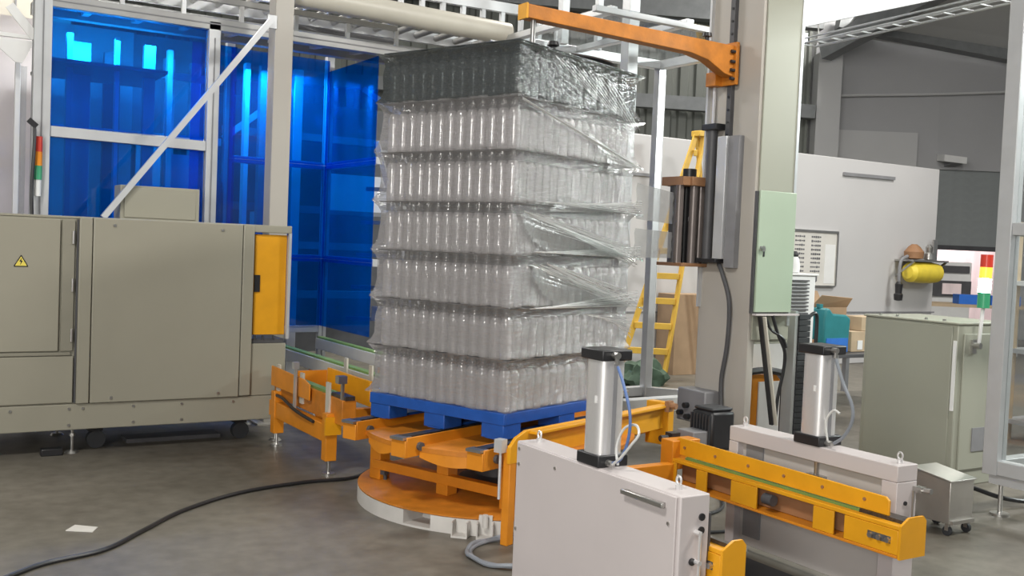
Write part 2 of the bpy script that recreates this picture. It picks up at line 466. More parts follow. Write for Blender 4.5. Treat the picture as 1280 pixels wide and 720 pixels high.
obj('filter_bowl', MB().lathe([(0.02, 0), (0.06, 0.01), (0.07, 0.1), (0.05, 0.12), (0.06, 0.26), (0.03, 0.3)], (13.43, YP - 0.2, 0.98), 12), 'black', t)

# ------------------------------------------------------------------ bench with jug and cartons, air cooler
t = thing('work_bench', 'low dark bench under the blue jug and cartons', 'bench', (9.2, 7.75, 0))
obj('bench_top', box(8.45, 10.0, 7.35, 8.3, 0.53, 0.57), 'darkgrey', t, bevel=0.004)
for x in (8.51, 9.94):
    for y in (7.41, 8.24):
        obj('leg', box(x - 0.03, x + 0.03, y - 0.03, y + 0.03, 0, 0.53), 'midgrey', t)
t = thing('plastic_jug', 'teal plastic jug with a blue label standing on the dark bench', 'jug', (8.78, 7.5, 0.57))
jb = MB(); jb.prism([(8.58, 7.42, 0.575), (8.98, 7.42, 0.575), (9.0, 7.42, 0.95), (8.93, 7.42, 0.99), (8.72, 7.42, 1.0), (8.66, 7.42, 1.06), (8.6, 7.42, 1.06), (8.58, 7.42, 0.95)], (0, 0.24, 0))
obj('jug_body', jb, 'teal', t, bevel=0.02)
obj('label', box(8.62, 8.96, 7.412, 7.42, 0.59, 0.74), 'blue_label', t, label='blue printed label')
obj('cap', cyl((8.63, 7.54, 1.06), (8.63, 7.54, 1.10), 0.035), 'teal', t)
def carton(name, label, x0, x1, y0, y1, z0, z1, mat, flap=True, group=None):
    t = thing(name, label, 'box', ((x0 + x1) / 2, (y0 + y1) / 2, z0), group=group)
    obj('carton_body', box(x0, x1, y0, y1, z0, z1), mat, t, bevel=0.004)
    if flap:
        obj('flap', MB().prism([(x0, y0, z1), (x1, y0, z1), (x1 - 0.03, y0 - 0.10, z1 + 0.11), (x0 + 0.06, y0 - 0.10, z1 + 0.14)], (0, 0.005, 0.004)), mat, t)
        obj('flap', MB().prism([(x0, y1, z1), (x1, y1, z1), (x1 - 0.05, y1 + 0.05, z1 + 0.16), (x0 + 0.02, y1 + 0.05, z1 + 0.22)], (0, 0.005, 0.004)), mat, t)
    return t
carton('carton', 'brown carton with raised flaps standing behind the teal jug', 8.90, 9.50, 7.9, 8.25, 0.575, 1.04, 'carton')
c2 = carton('carton', 'pale tan carton with white labels right of the teal jug', 9.12, 9.62, 7.5, 7.8, 0.575, 0.80, 'carton_pale', False)
obj('label', box(9.22, 9.30, 7.492, 7.5, 0.60, 0.70), 'white', c2, label='white paper label')
obj('label', box(9.45, 9.53, 7.492, 7.5, 0.60, 0.70), 'white', c2, label='white paper label')
carton('carton', 'small tan carton on top of the pale labelled carton', 9.30, 9.68, 7.52, 7.8, 0.803, 0.96, 'carton_pale', False)
carton('carton', 'small reddish carton left of the teal jug', 8.46, 8.56, 7.5, 7.7, 0.575, 0.72, 'brown', False)
t = thing('air_cooler', 'white louvred air cooler standing in front of notice board', 'cooler', (7.97, 7.3, 0))
obj('cooler_body', box(7.79, 8.19, 7.22, 7.6, 0.06, 1.42), 'white', t, bevel=0.02)
for k in range(15):
    z = 0.84 + k * 0.037
    obj('louvre', MB().bar((7.82, 7.205, z), (8.07, 7.205, z), 0.02, 0.014), 'darkgrey', t)
obj('top_rim', box(7.77, 8.21, 7.2, 7.62, 1.41, 1.43), 'white', t, bevel=0.005)
for x in (7.84, 8.14):
    obj('caster', cyl((x, 7.3, 0.03), (x, 7.34, 0.03), 0.03), 'black', t)
t = thing('dispenser_bottle', 'small white bottle with black cap on top of air cooler', 'bottle', (7.97, 7.35, 1.43))
obj('bottle_body', MB().lathe([(0.06, 0), (0.075, 0.01), (0.08, 0.08), (0.065, 0.15), (0.05, 0.17)], (7.97, 7.35, 1.43)), 'white', t)
obj('cap', MB().lathe([(0.055, 0), (0.06, 0.02), (0.04, 0.055)], (7.97, 7.35, 1.60)), 'black', t)

# ------------------------------------------------------------------ left control machine
t = thing('machine_cabinet', 'long beige sheet metal machine cabinet on levelling feet at left', 'machine', (1.2, 8.0, 0))
YC = 7.6
obj('cabinet_body', box(-0.7, 2.42, YC + 0.02, 8.69, 0.36, 1.655), 'beige', t, bevel=0.006)
obj('plinth', box(-0.7, 2.725, YC, 8.55, 0.18, 0.362), 'beige', t, bevel=0.006)
obj('top_plate', box(-0.7, 2.72, YC + 0.015, 8.70, 1.655, 1.672), 'beige', t, bevel=0.004)
dr = obj('door', box(-0.65, 1.07, YC - 0.005, YC + 0.02, 0.735, 1.645), 'beige', t, bevel=0.004)
obj('lower_panel', box(-0.65, 1.17, YC - 0.002, YC + 0.02, 0.372, 0.70), 'beige', t, bevel=0.004)
obj('door_sill', box(-0.65, 1.15, YC - 0.008, YC + 0.02, 0.705, 0.728), 'beige_dark', t, bevel=0.003)
obj('hinge_post', box(1.085, 1.165, YC + 0.0, YC + 0.02, 0.735, 1.645), 'beige_dark', t, bevel=0.003)
for z in (0.80, 1.15, 1.48):
    obj('hinge', cyl((1.155, YC - 0.006, z), (1.155, YC - 0.006, z + 0.09), 0.010, 10), 'steel', t)
obj('seam_strip', box(1.178, 1.188, YC - 0.006, YC + 0.02, 0.372, 1.65), 'darkgrey', t)
obj('corner_post', box(1.19, 1.275, YC - 0.022, YC + 0.02, 0.366, 1.668), 'beige', t, bevel=0.006)
obj('side_panel', box(1.281, 2.335, YC - 0.022, YC + 0.02, 0.366, 1.668), 'beige', t, bevel=0.006)
obj('corner_post', box(2.341, 2.425, YC - 0.022, YC + 0.02, 0.372, 1.665), 'beige', t, bevel=0.006)
for x, z in ((1.42, 0.40), (2.18, 0.40), (1.42, 1.62), (2.18, 1.62)):
    obj('bolt', cyl((x, YC - 0.03, z), (x, YC - 0.02, z), 0.011, 8), 'steel', t)
for x in (0.3, 0.78, 1.15, 1.24, 1.58, 1.92, 2.30, 2.6):
    for z in (0.215, 0.33):
        if z == 0.33 or x in (1.15, 1.58, 1.92, 2.6):
            obj('bolt', cyl((x, YC - 0.008, z), (x, YC + 0.002, z), 0.010, 8), 'steel', t)
# right end: open bay with a yellow panel
obj('lower_box', box(2.43, 2.705, YC + 0.01, 8.5, 0.365, 0.765), 'beige', t, bevel=0.006)
obj('bay_lintel', box(2.42, 2.72, YC - 0.01, 8.5, 1.615, 1.672), 'beige', t, bevel=0.004)
obj('bay_post', box(2.70, 2.722, YC - 0.005, YC + 0.03, 0.80, 1.62), 'alu_white', t)
yp = obj('bay_panel', box(2.445, 2.698, YC + 0.03, YC + 0.06, 0.83, 1.60), 'yellow', t, bevel=0.004, label='plain yellow inner panel')
obj('latch', box(2.446, 2.488, YC + 0.018, YC + 0.032, 1.16, 1.29), 'black', yp)
obj('bay_tray', box(2.43, 2.69, YC + 0.02, 8.4, 0.768, 0.80), 'darkgrey', t)
for x in (2.46, 2.52, 2.60):
    obj('tray_pin', cyl((x, YC + 0.01, 0.795), (x, YC + 0.01, 0.83), 0.008, 8), 'black', t)
sg = obj('warning_sign', MB().prism([(0.785, YC - 0.006, 1.318), (0.87, YC - 0.006, 1.318), (0.8275, YC - 0.006, 1.392)], (0, -0.002, 0)), 'sign_yellow', t, label='yellow triangular electric warning sign')
bb = MB()
for a, b_ in (((0.785, 1.318), (0.87, 1.318)), ((0.87, 1.318), (0.8275, 1.392)), ((0.8275, 1.392), (0.785, 1.318))):
    bb.bar((a[0], YC - 0.0085, a[1]), (b_[0], YC - 0.0085, b_[1]), 0.001, 0.006, (0, 0, 1))
obj('sign_border', bb, 'black', sg)
obj('flash_symbol', MB().prism([(0.830, YC - 0.0085, 1.375), (0.817, YC - 0.0085, 1.348), (0.827, YC - 0.0085, 1.350), (0.822, YC - 0.0085, 1.326), (0.838, YC - 0.0085, 1.356), (0.829, YC - 0.0085, 1.355)], (0, -0.001, 0)), 'black', sg)
for x, y in ((1.19, 7.70), (2.66, 7.66), (1.19, 8.4), (2.66, 8.4), (0.0, 7.7)):
    f = obj('levelling_foot', MB().cyl((x, y, 0.0), (x, y, 0.018), 0.05, 16, 0.035).cyl((x, y, 0.018), (x, y, 0.18), 0.011, 10), 'steel', t)
    obj('lock_nut', cyl((x, y, 0.12), (x, y, 0.14), 0.022, 6), 'steel', f)
for x in (1.36, 2.42):
    c = obj('caster_plate', box(x - 0.05, x + 0.05, 7.78, 7.88, 0.13, 0.18), 'black', t)
    obj('caster_wheel', cyl((x + 0.01, 7.80, 0.065), (x + 0.01, 7.86, 0.065), 0.065, 20), 'rubber', c)
link_tags(obj('junction_box', box(0.98, 1.12, 7.62, 7.70, 0.0, 0.05), 'black', None, bevel=0.006), 'small black block on floor by the cabinet foot', 'box')
link_tags(obj('cable_duct', MB().box(1.6, 2.3, 7.9, 8.1, 0.0, 0.03), 'darkgrey', None), 'flat dark duct lying on the floor beneath beige cabinet', 'duct')
t = thing('terminal_box', 'small beige box standing on top of the machine cabinet', 'box', (1.9, 8.48, 1.672))
obj('box_body', box(1.60, 2.21, 8.36, 8.60, 1.673, 1.942), 'beige', t, bevel=0.006)
obj('box_lid', box(1.63, 2.18, 8.35, 8.36, 1.69, 1.925), 'beige', t, bevel=0.004)

# ------------------------------------------------------------------ safety enclosure with blue panels, overhead deck
t = thing('safety_enclosure', 'aluminium profile enclosure glazed with blue transparent sheets behind cabinet', 'enclosure', (2.5, 9.5, 0))
def profile(name, p, q, w, mat='alu_white', parent=t, groove=True):
    o = obj(name, bar(p, q, w, w), mat, parent, bevel=0.003)
    if groove:
        p, q = Vector(p), Vector(q)
        d = (q - p).normalized()
        for off in (Vector((0, -w / 2 - 0.0006, 0)), Vector((-w / 2 - 0.0006, 0, 0))):
            if abs(d.dot(off.normalized())) > 0.5:
                continue
            obj('groove', bar(p + off + d * 0.02, q + off - d * 0.14, 0.010 if off.x else 0.010, 0.0012 if False else 0.010), 'midgrey', o)
    return o
profile('post', (1.10, 9.0, 0), (1.10, 9.0, 4.2), 0.13)
profile('post', (2.46, 9.0, 0), (2.46, 9.0, 3.42), 0.10)
profile('post', (4.04, 10.28, 0), (4.04, 10.28, 3.5), 0.08)
profile('post', (0.96, 9.3, 0), (0.96, 9.3, 2.92), 0.04, 'white', groove=False)
profile('post', (2.98, 10.28, 0), (2.98, 10.28, 3.5), 0.08)
profile('mid_rail', (1.17, 9.0, 2.36), (2.41, 9.0, 2.345), 0.085, groove=False)
profile('mid_rail', (2.98, 10.30, 2.35), (4.04, 10.30, 2.35), 0.07, groove=False)
profile('mid_rail', (4.06, 10.25, 2.35), (4.06, 8.98, 2.35), 0.07, groove=False)
profile('mid_rail', (2.98, 10.30, 1.37), (4.04, 10.30, 1.37), 0.07, groove=False)
profile('mid_rail', (4.06, 10.25, 1.37), (4.06, 8.98, 1.37), 0.07, groove=False)
profile('mid_rail', (2.98, 10.30, 0.62), (4.04, 10.30, 0.62), 0.07, groove=False)
profile('top_rail', (1.10, 9.0, 3.40), (5.2, 9.0, 3.40), 0.10, 'alu_grey')
profile('top_rail', (1.10, 9.75, 3.46), (5.6, 9.75, 3.46), 0.10, 'alu_grey', groove=False)
profile('top_rail', (1.15, 9.0, 3.62), (4.2, 9.0, 3.62), 0.05, 'alu_grey', groove=False)
obj('panel', box(1.165, 2.41, 9.0, 9.006, 1.2, 2.315), 'blue_acrylic', t)
obj('panel', box(1.165, 2.41, 9.0, 9.006, 2.405, 3.35), 'blue_acrylic', t)
obj('panel', box(2.51, 2.94, 9.9, 9.906, 0.6, 3.40), 'blue_acrylic', t)
obj('panel', box(2.98, 4.02, 10.225, 10.231, 2.352, 3.45), 'blue_acrylic', t)
obj('panel', box(2.98, 4.02, 10.225, 10.231, 1.372, 2.348), 'blue_acrylic', t)
obj('panel', box(2.98, 4.02, 10.225, 10.231, 0.66, 1.368), 'blue_acrylic', t)
obj('panel', box(4.000, 4.006, 8.95, 10.22, 2.352, 3.33), 'blue_acrylic', t)
obj('panel', box(4.000, 4.006, 8.95, 10.22, 1.372, 2.348), 'blue_acrylic', t)
obj('panel', box(4.000, 4.006, 8.95, 10.22, 0.66, 1.368), 'blue_acrylic', t)
obj('deck_plate', box(1.15, 5.2, 9.06, 9.70, 3.475, 3.485), 'alu_grey', t)
# deck rungs under the top rails
for k in range(9):
    x = 1.5 + k * 0.42
    obj('rung', bar((x, 9.05, 3.41), (x + 0.02, 9.7, 3.46), 0.06, 0.03), 'alu', t)
for k in range(7):
    x = 1.2 + k * 0.5
    obj('upright', bar((x, 9.0, 3.45), (x, 9.0, 3.60), 0.035, 0.035), 'alu', t)
# gussets at the left post
obj('gusset', MB().prism([(0.70, 9.0, 3.06), (1.05, 9.0, 3.06), (0.96, 9.0, 2.88), (0.91, 9.0, 2.88)], (0, 0.012, 0)), 'white', t)
obj('gusset', MB().bar((0.86, 9.0, 3.32), (1.05, 9.0, 3.09), 0.012, 0.07), 'white', t)
obj('top_rail', bar((-0.4, 9.02, 3.09), (1.05, 9.02, 3.09), 0.03, 0.03), 'white', t)
obj('side_panel', box(0.975, 1.03, 9.32, 9.33, 1.0, 2.9), 'clear_acrylic', t)

t = thing('stack_light', 'small red amber green signal light on the left enclosure post', 'light', (1.07, 8.88, 1.9))
obj('base', cyl((1.07, 8.88, 1.83), (1.07, 8.88, 1.96), 0.03), 'white', t)
obj('green_segment', cyl((1.07, 8.88, 1.96), (1.07, 8.88, 2.07), 0.036), 'green_lens', t)
obj('amber_segment', cyl((1.07, 8.88, 2.07), (1.07, 8.88, 2.18), 0.036), 'amber_lens', t)
obj('red_segment', cyl((1.07, 8.88, 2.18), (1.07, 8.88, 2.30), 0.036), 'red_lens', t)
t = thing('gooseneck_cable', 'black gooseneck cable standing up behind the beige cabinet', 'cable', (1.02, 8.8, 1.7))
obj('neck', MB().tube([(1.03, 8.8, 1.68), (1.025, 8.8, 1.9), (1.035, 8.8, 2.2), (1.035, 8.8, 2.36), (1.02, 8.8, 2.41)], 0.013), 'black', t)
obj('neck_head', bar((1.05, 8.8, 2.37), (0.99, 8.8, 2.42), 0.035, 0.04), 'black', t)

# machinery seen through the blue sheets
t = thing('palletizer', 'grey machine frame with uprights and panels inside blue enclosure', 'machine', (2.2, 10.5, 0))
for x, y, w, mt in ((1.42, 9.8, 0.05, 'alu_white'), (1.58, 10.2, 0.16, 'alu'), (1.80, 9.7, 0.035, 'white'), (1.92, 10.6, 0.15, 'midgrey'), (2.12, 9.9, 0.10, 'alu'), (2.33, 10.0, 0.05, 'white'), (2.44, 10.5, 0.10, 'alu_white'), (2.72, 10.6, 0.10, 'alu')):
    obj('upright', box(x - w / 2, x + w / 2, y - 0.04, y + 0.04, 0, 3.3), mt, t, bevel=0.003)
for z in (0.9, 1.55, 2.5, 3.1):
    obj('cross_bar', bar((1.35, 10.25, z), (2.9, 10.25, z), 0.06, 0.07), 'alu', t)
obj('back_panel', box(0.9, 2.2, 11.0, 11.03, 0.3, 3.6), 'greybox', t)  # pale backdrop added to make the blue sheets look bright
obj('back_panel', box(2.2, 2.9, 11.05, 11.08, 2.5, 3.6), 'midgrey', t)
obj('back_panel', box(2.25, 2.62, 11.0, 11.03, 1.5, 2.5), 'white', t)
obj('drive_box', box(2.42, 2.7, 10.3, 10.6, 1.85, 2.35), 'white', t)
obj('lift_carriage', box(2.72, 2.9, 10.15, 10.4, 1.2, 2.1), 'darkgrey', t)
obj('deck_plate', box(1.2, 2.2, 9.5, 10.6, 3.0, 3.03), 'greygreen', t)
obj('cable_loop', MB().tube([(2.78, 10.0, 2.0), (2.68, 10.0, 1.95), (2.62, 10.0, 1.98), (2.72, 10.0, 2.05), (2.80, 10.0, 1.8), (2.72, 10.0, 1.72), (2.79, 10.0, 1.65)], 0.012), 'black', t)
t = thing('stacker_frame', 'dark machine frame with inclined ladder bars behind far blue sheets', 'machine', (4.2, 11.5, 0))
for x, w, mt in ((3.12, 0.06, 'alu_white'), (3.3, 0.05, 'white'), (3.52, 0.16, 'midgrey'), (3.72, 0.05, 'alu_white'), (3.86, 0.10, 'alu')):
    obj('upright', box(x - w / 2, x + w / 2, 10.7, 10.8, 0, 3.4), mt, t, bevel=0.003)
for k in range(2):
    obj('incline_rail', bar((4.35 + k * 0.26, 9.7, 2.6), (4.75 + k * 0.26, 9.4, 0.9), 0.05, 0.05), 'white', t)
for k in range(9):
    f = k / 8
    obj('incline_rung', bar((4.37 + 0.36 * f, 9.68 - 0.27 * f, 2.5 - 1.5 * f), (4.63 + 0.36 * f, 9.68 - 0.27 * f, 2.5 - 1.5 * f), 0.03, 0.03), 'alu', t)
for z in (0.95, 1.5, 1.9, 2.7):
    obj('cross_bar', bar((3.1, 10.9, z), (5.2, 10.9, z), 0.08, 0.08), 'midgrey', t)
obj('motor', cyl((4.5, 9.7, 1.05), (4.75, 9.5, 1.05), 0.13), 'midgrey', t)
obj('motor_bracket', box(4.4, 5.0, 9.3, 9.8, 0.75, 0.9), 'alu', t)
obj('rear_panel', box(3.1, 5.6, 11.8, 11.83, 0.2, 3.2), 'darkgrey', t)
obj('side_case', box(3.15, 3.45, 10.95, 11.3, 0.3, 1.25), 'greybox', t)
obj('side_case', box(3.55, 3.85, 10.95, 11.3, 1.55, 1.85), 'alu_white', t)
obj('brace', bar((3.1, 10.85, 2.6), (3.95, 10.85, 3.3), 0.06, 0.06), 'alu_white', t)
obj('brace', bar((4.4, 10.2, 3.2), (5.3, 9.6, 2.5), 0.06, 0.06), 'alu_white', t)
for k in range(5):
    obj('shelf_bar', bar((4.25, 10.1 - 0.1 * k, 0.75 + 0.34 * k), (5.2, 9.5 - 0.1 * k, 0.75 + 0.34 * k), 0.05, 0.04), 'midgrey', t)
obj('cover_plate', box(4.2, 4.9, 10.6, 10.66, 1.9, 2.3), 'white', t)
lamp('enclosure_fill', (1.8, 9.7, 3.28), (1.8, 10.6, 0.5), 0.9, 0.3, 75, (0.95, 0.98, 1))  # added fill so the blue sheets show bright, no lamp seen inside
lamp('stacker_fill', (3.4, 10.5, 3.3), (3.6, 11.2, 0), 0.9, 0.3, 50, (0.95, 0.98, 1))  # fill added behind the far blue sheets, no lamp known there

# beige gantry post with overhead pipe and diagonal stay
t = thing('gantry_post', 'square beige steel post with overhead pipe and slanted stay rod', 'post', (2.87, 8.45, 0))
obj('post_tube', box(2.79, 2.95, 8.35, 8.52, 0, 4.4), 'column', t, bevel=0.008)
obj('base_plate', box(2.72, 3.02, 8.28, 8.59, 0, 0.015), 'column', t)
obj('overhead_pipe', cyl((2.95, 8.62, 3.69), (5.22, 8.62, 3.66), 0.105, 28), 'pipe', t)
obj('stay_rod', bar((2.74, 8.312, 3.37), (1.47, 8.312, 1.68), 0.04, 0.045), 'alu_white', t)
obj('stay_bracket', box(2.72, 2.80, 8.335, 8.352, 3.31, 3.42), 'alu_white', t, bevel=0.003)

# overhead roller deck seen at the top edge
t = thing('overhead_conveyor', 'white framed overhead roller conveyor above the bottle stack', 'conveyor', (4.8, 9.6, 3.7))
obj('side_frame', bar((1.2, 9.3, 3.75), (6.4, 9.3, 3.80), 0.05, 0.05), 'alu_white', t)
obj('side_frame', bar((3.4, 9.3, 4.05), (6.4, 9.3, 4.10), 0.06, 0.10), 'alu_white', t)
for k in range(14):
    x = 3.2 + k * 0.235
    obj('frame_post', bar((x, 9.3, 3.77), (x, 9.3, 4.05), 0.045, 0.045), 'alu_white', t)
for k in range(20):
    x = 1.35 + k * 0.24
    obj('roller', cyl((x, 9.35, 3.83), (x, 10.1, 3.83), 0.035, 12), 'steel', t)
obj('side_frame', bar((1.2, 10.15, 3.80), (6.4, 10.15, 3.84), 0.05, 0.12), 'alu_white', t)
for x in (3.6, 4.25, 4.9, 5.3):
    obj('bearing', MB().lathe([(0.03, 0), (0.07, 0.01), (0.07, 0.06), (0.04, 0.08)], (x, 9.3, 3.86), 12), 'darkgrey', t)
for k in range(3):
    obj('conduit', MB().tube([(2.9 + 0.1 * k, 9.5, 3.58), (3.3, 9.5 + 0.04 * k, 3.62), (3.7, 9.55, 3.58 + 0.02 * k), (4.4, 9.5, 3.6)], 0.02), 'darkgrey', t)

# aluminium frame of the neighbouring cell, between stack and mast
t = thing('cell_frame', 'open aluminium profile frame behind the orange press arm', 'frame', (6.4, 8.3, 0))
obj('post', bar((7.16, 8.62, 0), (7.16, 8.62, 3.62), 0.09, 0.09), 'alu', t, bevel=0.004)
obj('post_face', box(7.206, 7.212, 8.575, 8.665, 0.1, 3.5), 'white', t)
obj('post', bar((6.05, 7.75, 0.0), (6.05, 7.75, 4.3), 0.12, 0.12), 'alu_white', t, bevel=0.004)
obj('post', bar((5.72, 8.4, 3.6), (5.72, 8.4, 4.6), 0.08, 0.08), 'alu_white', t)
obj('post', bar((6.15, 8.4, 3.6), (6.15, 8.4, 4.6), 0.06, 0.06), 'alu_white', t)
obj('post', bar((6.6, 8.4, 3.9), (6.6, 8.4, 4.6), 0.07, 0.07), 'alu_white', t)
obj('top_rail', bar((5.0, 8.62, 3.60), (7.2, 8.62, 3.60), 0.09, 0.09), 'alu', t, bevel=0.004)
obj('top_rail', bar((7.16, 8.62, 3.60), (7.16, 6.6, 3.60), 0.09, 0.09), 'alu', t, bevel=0.004)
obj('top_rail', bar((5.0, 6.9, 3.58), (7.2, 6.9, 3.58), 0.06, 0.05), 'alu_white', t, bevel=0.004)
obj('top_rail', bar((5.2, 6.9, 3.60), (5.2, 8.62, 3.60), 0.08, 0.06), 'alu', t, bevel=0.004)
obj('top_rail', bar((6.05, 6.9, 3.62), (6.05, 8.62, 3.62), 0.08, 0.06), 'alu', t, bevel=0.004)
obj('ceiling_panel', box(5.2, 6.0, 7.0, 8.55, 3.64, 3.65), 'clear_acrylic', t)
obj('ceiling_panel', box(6.1, 7.1, 7.0, 8.55, 3.64, 3.65), 'clear_acrylic', t)
obj('bottom_rail', bar((7.16, 8.62, 0.06), (8.2, 7.55, 0.06), 0.10, 0.10), 'alu', t, bevel=0.004)
obj('bottom_rail', bar((5.4, 8.66, 0.06), (7.16, 8.66, 0.06), 0.10, 0.10), 'alu_white', t, bevel=0.004)
t = thing('cable_trunking', 'low white trunking running across the floor behind the pallet', 'trunking', (6.0, 6.83, 0))
obj('trunk_body', MB().bar((5.2, 6.80, 0.26), (6.9, 6.86, 0.26), 0.12, 0.12), 'white', t, bevel=0.004)
for p in ((5.4, 6.81), (6.6, 6.85)):
    obj('support', box(p[0] - 0.03, p[0] + 0.03, p[1] - 0.03, p[1] + 0.03, 0, 0.19), 'alu', t)

# ladder
t = thing('step_ladder', 'tall yellow step ladder leaning apex up behind the film carriage', 'ladder', (8.3, 9.8, 0))
A = Vector((8.68, 9.62, 3.08))
F1, F2 = Vector((8.16, 10.12, 0)), Vector((8.26, 9.46, 0))
F1 = Vector((7.72, 9.86, 0)); F2 = Vector((8.17, 9.5, 0))
obj('rail', bar(A + Vector((-0.03, 0.03, 0)), F1, 0.03, 0.07), 'ladder_yellow', t, bevel=0.003)
obj('rail', bar(A + Vector((0.03, -0.03, 0)), F2, 0.03, 0.07), 'ladder_yellow', t, bevel=0.003)
for k in range(9):
    f = 0.12 + k * 0.1
    p, q = F1.lerp(A, f), F2.lerp(A, f)
    obj('rung', bar(p, q, 0.06, 0.075), 'ladder_yellow', t, bevel=0.004)
obj('rail', bar(A + Vector((0.02, 0.08, 0)), (9.25, 9.75, 0), 0.03, 0.06), 'ladder_yellow', t, bevel=0.003)
obj('rail', bar(A + Vector((0.06, 0.0, 0)), (9.6, 9.35, 0), 0.03, 0.06), 'ladder_yellow', t, bevel=0.003)
obj('hinge_cap', box(A.x - 0.07, A.x + 0.08, A.y - 0.07, A.y + 0.09, A.z - 0.04, A.z + 0.03), 'ladder_yellow', t, bevel=0.008)
# things on the floor behind
carton('carton', 'large brown carton standing behind the yellow ladder', 8.75, 9.35, 10.0, 10.36, 0.0, 1.05, 'carton', False)
carton('carton', 'tan carton standing right of the large brown one behind the mast', 9.42, 9.9, 10.0, 10.36, 0.0, 0.98, 'carton_pale', False)
def heap(name, label, c, s, mat, seed):
    rnd = random.Random(seed)
    bm = bmesh.new()
    bmesh.ops.create_icosphere(bm, subdivisions=3, radius=1)
    mb = MB()
    ph = [rnd.uniform(0, 6) for _ in range(6)]
    vs = []
    for v in bm.verts:
        p = v.co
        k = 1 + 0.20 * math.sin(3 * p.x + ph[0]) * math.sin(4 * p.y + ph[1]) + 0.12 * math.sin(7 * p.z + ph[2] + 3 * p.x) + 0.06 * math.sin(13 * p.y + ph[3])
        z = max(p.z * k, -0.35) + 0.35
        vs.append((c[0] + p.x * k * s[0], c[1] + p.y * k * s[1], c[2] + z * s[2]))
    mb.add(vs, [tuple(v.index for v in f.verts) for f in bm.faces])
    bm.free()
    return link_tags(obj(name, mb, mat), label, 'cloth')
heap('crumpled_sheet', 'crumpled dark green sheet on the floor by ladder foot', (8.6, 8.95, 0), (0.26, 0.22, 0.20), 'green_cloth', 3)
heap('crumpled_sheet', 'dark green bundle on floor left of the ladder foot', (7.75, 9.35, 0), (0.30, 0.22, 0.24), 'green_cloth', 5)

# ------------------------------------------------------------------ stretch wrapper mast
t = thing('wrapper_mast', 'tall beige and green wrapper mast with orange press arm and film carriage', 'machine', (5.4, 5.43, 0))
obj('mast_column', MB().box(5.20, 5.265, 5.17, 5.69, 0.0, 4.6), 'column', t, bevel=0.006)
obj('mast_housing', MB().box(5.265, 5.60, 5.172, 5.688, 0.97, 4.6), 'greygreen', t, bevel=0.004)
obj('rear_leg', MB().box(5.50, 5.60, 5.60, 5.688, 0.02, 0.97), 'column', t)
obj('side_plate', box(5.225, 5.585, 5.155, 5.17, 1.0, 4.6), 'greygreen', t, bevel=0.004)
obj('base_plate', box(5.12, 5.68, 5.09, 5.77, 0.0, 0.02), 'greybox', t)
obj('edge_strip', box(5.56, 5.585, 5.148, 5.156, 1.1, 4.6), 'alu', t)
obj('guide_rail', box(5.165, 5.20, 5.42, 5.465, 2.35, 4.6), 'darkgrey', t, bevel=0.002)
for k in range(22):
    obj('rail_bolt', cyl((5.160, 5.442, 2.45 + k * 0.09), (5.166, 5.442, 2.45 + k * 0.09), 0.010, 8), 'black', t)
obj('cover_channel', box(5.15, 5.20, 5.30, 5.40, 1.50, 2.44), 'midgrey', t, bevel=0.002)
obj('guide_profile', box(5.13, 5.20, 5.405, 5.50, 1.56, 2.44), 'alu_white', t, bevel=0.004)
obj('lift_cylinder', cyl((5.15, 5.575, 1.56), (5.15, 5.575, 2.50), 0.036, 18), 'darkgrey', t)
obj('cylinder_cap', box(5.10, 5.20, 5.49, 5.64, 2.49, 2.535), 'black', t, bevel=0.004)
obj('cylinder_cap', box(5.10, 5.20, 5.43, 5.65, 1.53, 1.56), 'black', t, bevel=0.004)
obj('piston_rod', cyl((5.15, 5.575, 2.53), (5.15, 5.575, 2.86), 0.012, 10), 'brushed', t)
obj('side_edge', box(5.17, 5.20, 5.665, 5.685, 1.2, 4.6), 'alu_white', t)
obj('mast_cable', MB().tube([(5.17, 5.47, 1.53), (5.15, 5.40, 1.45), (5.16, 5.33, 1.25), (5.17, 5.34, 0.95), (5.17, 5.38, 0.7), (5.16, 5.36, 0.5)], 0.016), 'darkgrey', t)
# press arm
arm = obj('press_arm', MB().prism([(3.40, 5.385, 3.095), (5.16, 5.385, 3.075), (5.16, 5.385, 2.85), (5.06, 5.385, 2.87), (4.90, 5.385, 2.945), (4.74, 5.385, 2.975), (3.40, 5.385, 3.010)], (0, 0.09, 0)), 'orange_worn', t, bevel=0.004)
obj('arm_flange', box(5.14, 5.17, 5.36, 5.50, 2.80, 3.10), 'orange_worn', arm, bevel=0.003)
for z in (2.84, 2.90, 2.96, 3.03):
    obj('flange_bolt', cyl((5.105, 5.375, z), (5.142, 5.375, z), 0.012, 8), 'black', arm)
obj('arm_lug', box(5.08, 5.17, 5.50, 5.60, 2.80, 2.90), 'orange_worn', arm, bevel=0.004)
obj('arm_end', box(3.385, 3.40, 5.38, 5.48, 3.005, 3.10), 'yellow', arm)
obj('arm_knob', MB().lathe([(0.015, 0), (0.015, 0.03), (0.035, 0.035), (0.03, 0.06)], (4.92, 5.43, 3.08), 12), 'black', arm)
obj('press_rod', cyl((3.47, 5.43, 2.78), (3.47, 5.43, 3.05), 0.018, 12), 'steel', t)
pp = obj('press_plate', MB().lathe([(0.40, 0.0), (0.42, 0.012), (0.40, 0.025), (0.1, 0.045), (0.05, 0.05)], (3.66, 5.43, 2.755), 32), 'black', t)
pp.scale = (1, 0.75, 1)
obj('plate_knob', MB().lathe([(0.02, 0), (0.018, 0.05), (0.04, 0.06), (0.03, 0.085)], (3.56, 5.33, 2.79), 12), 'black', t)
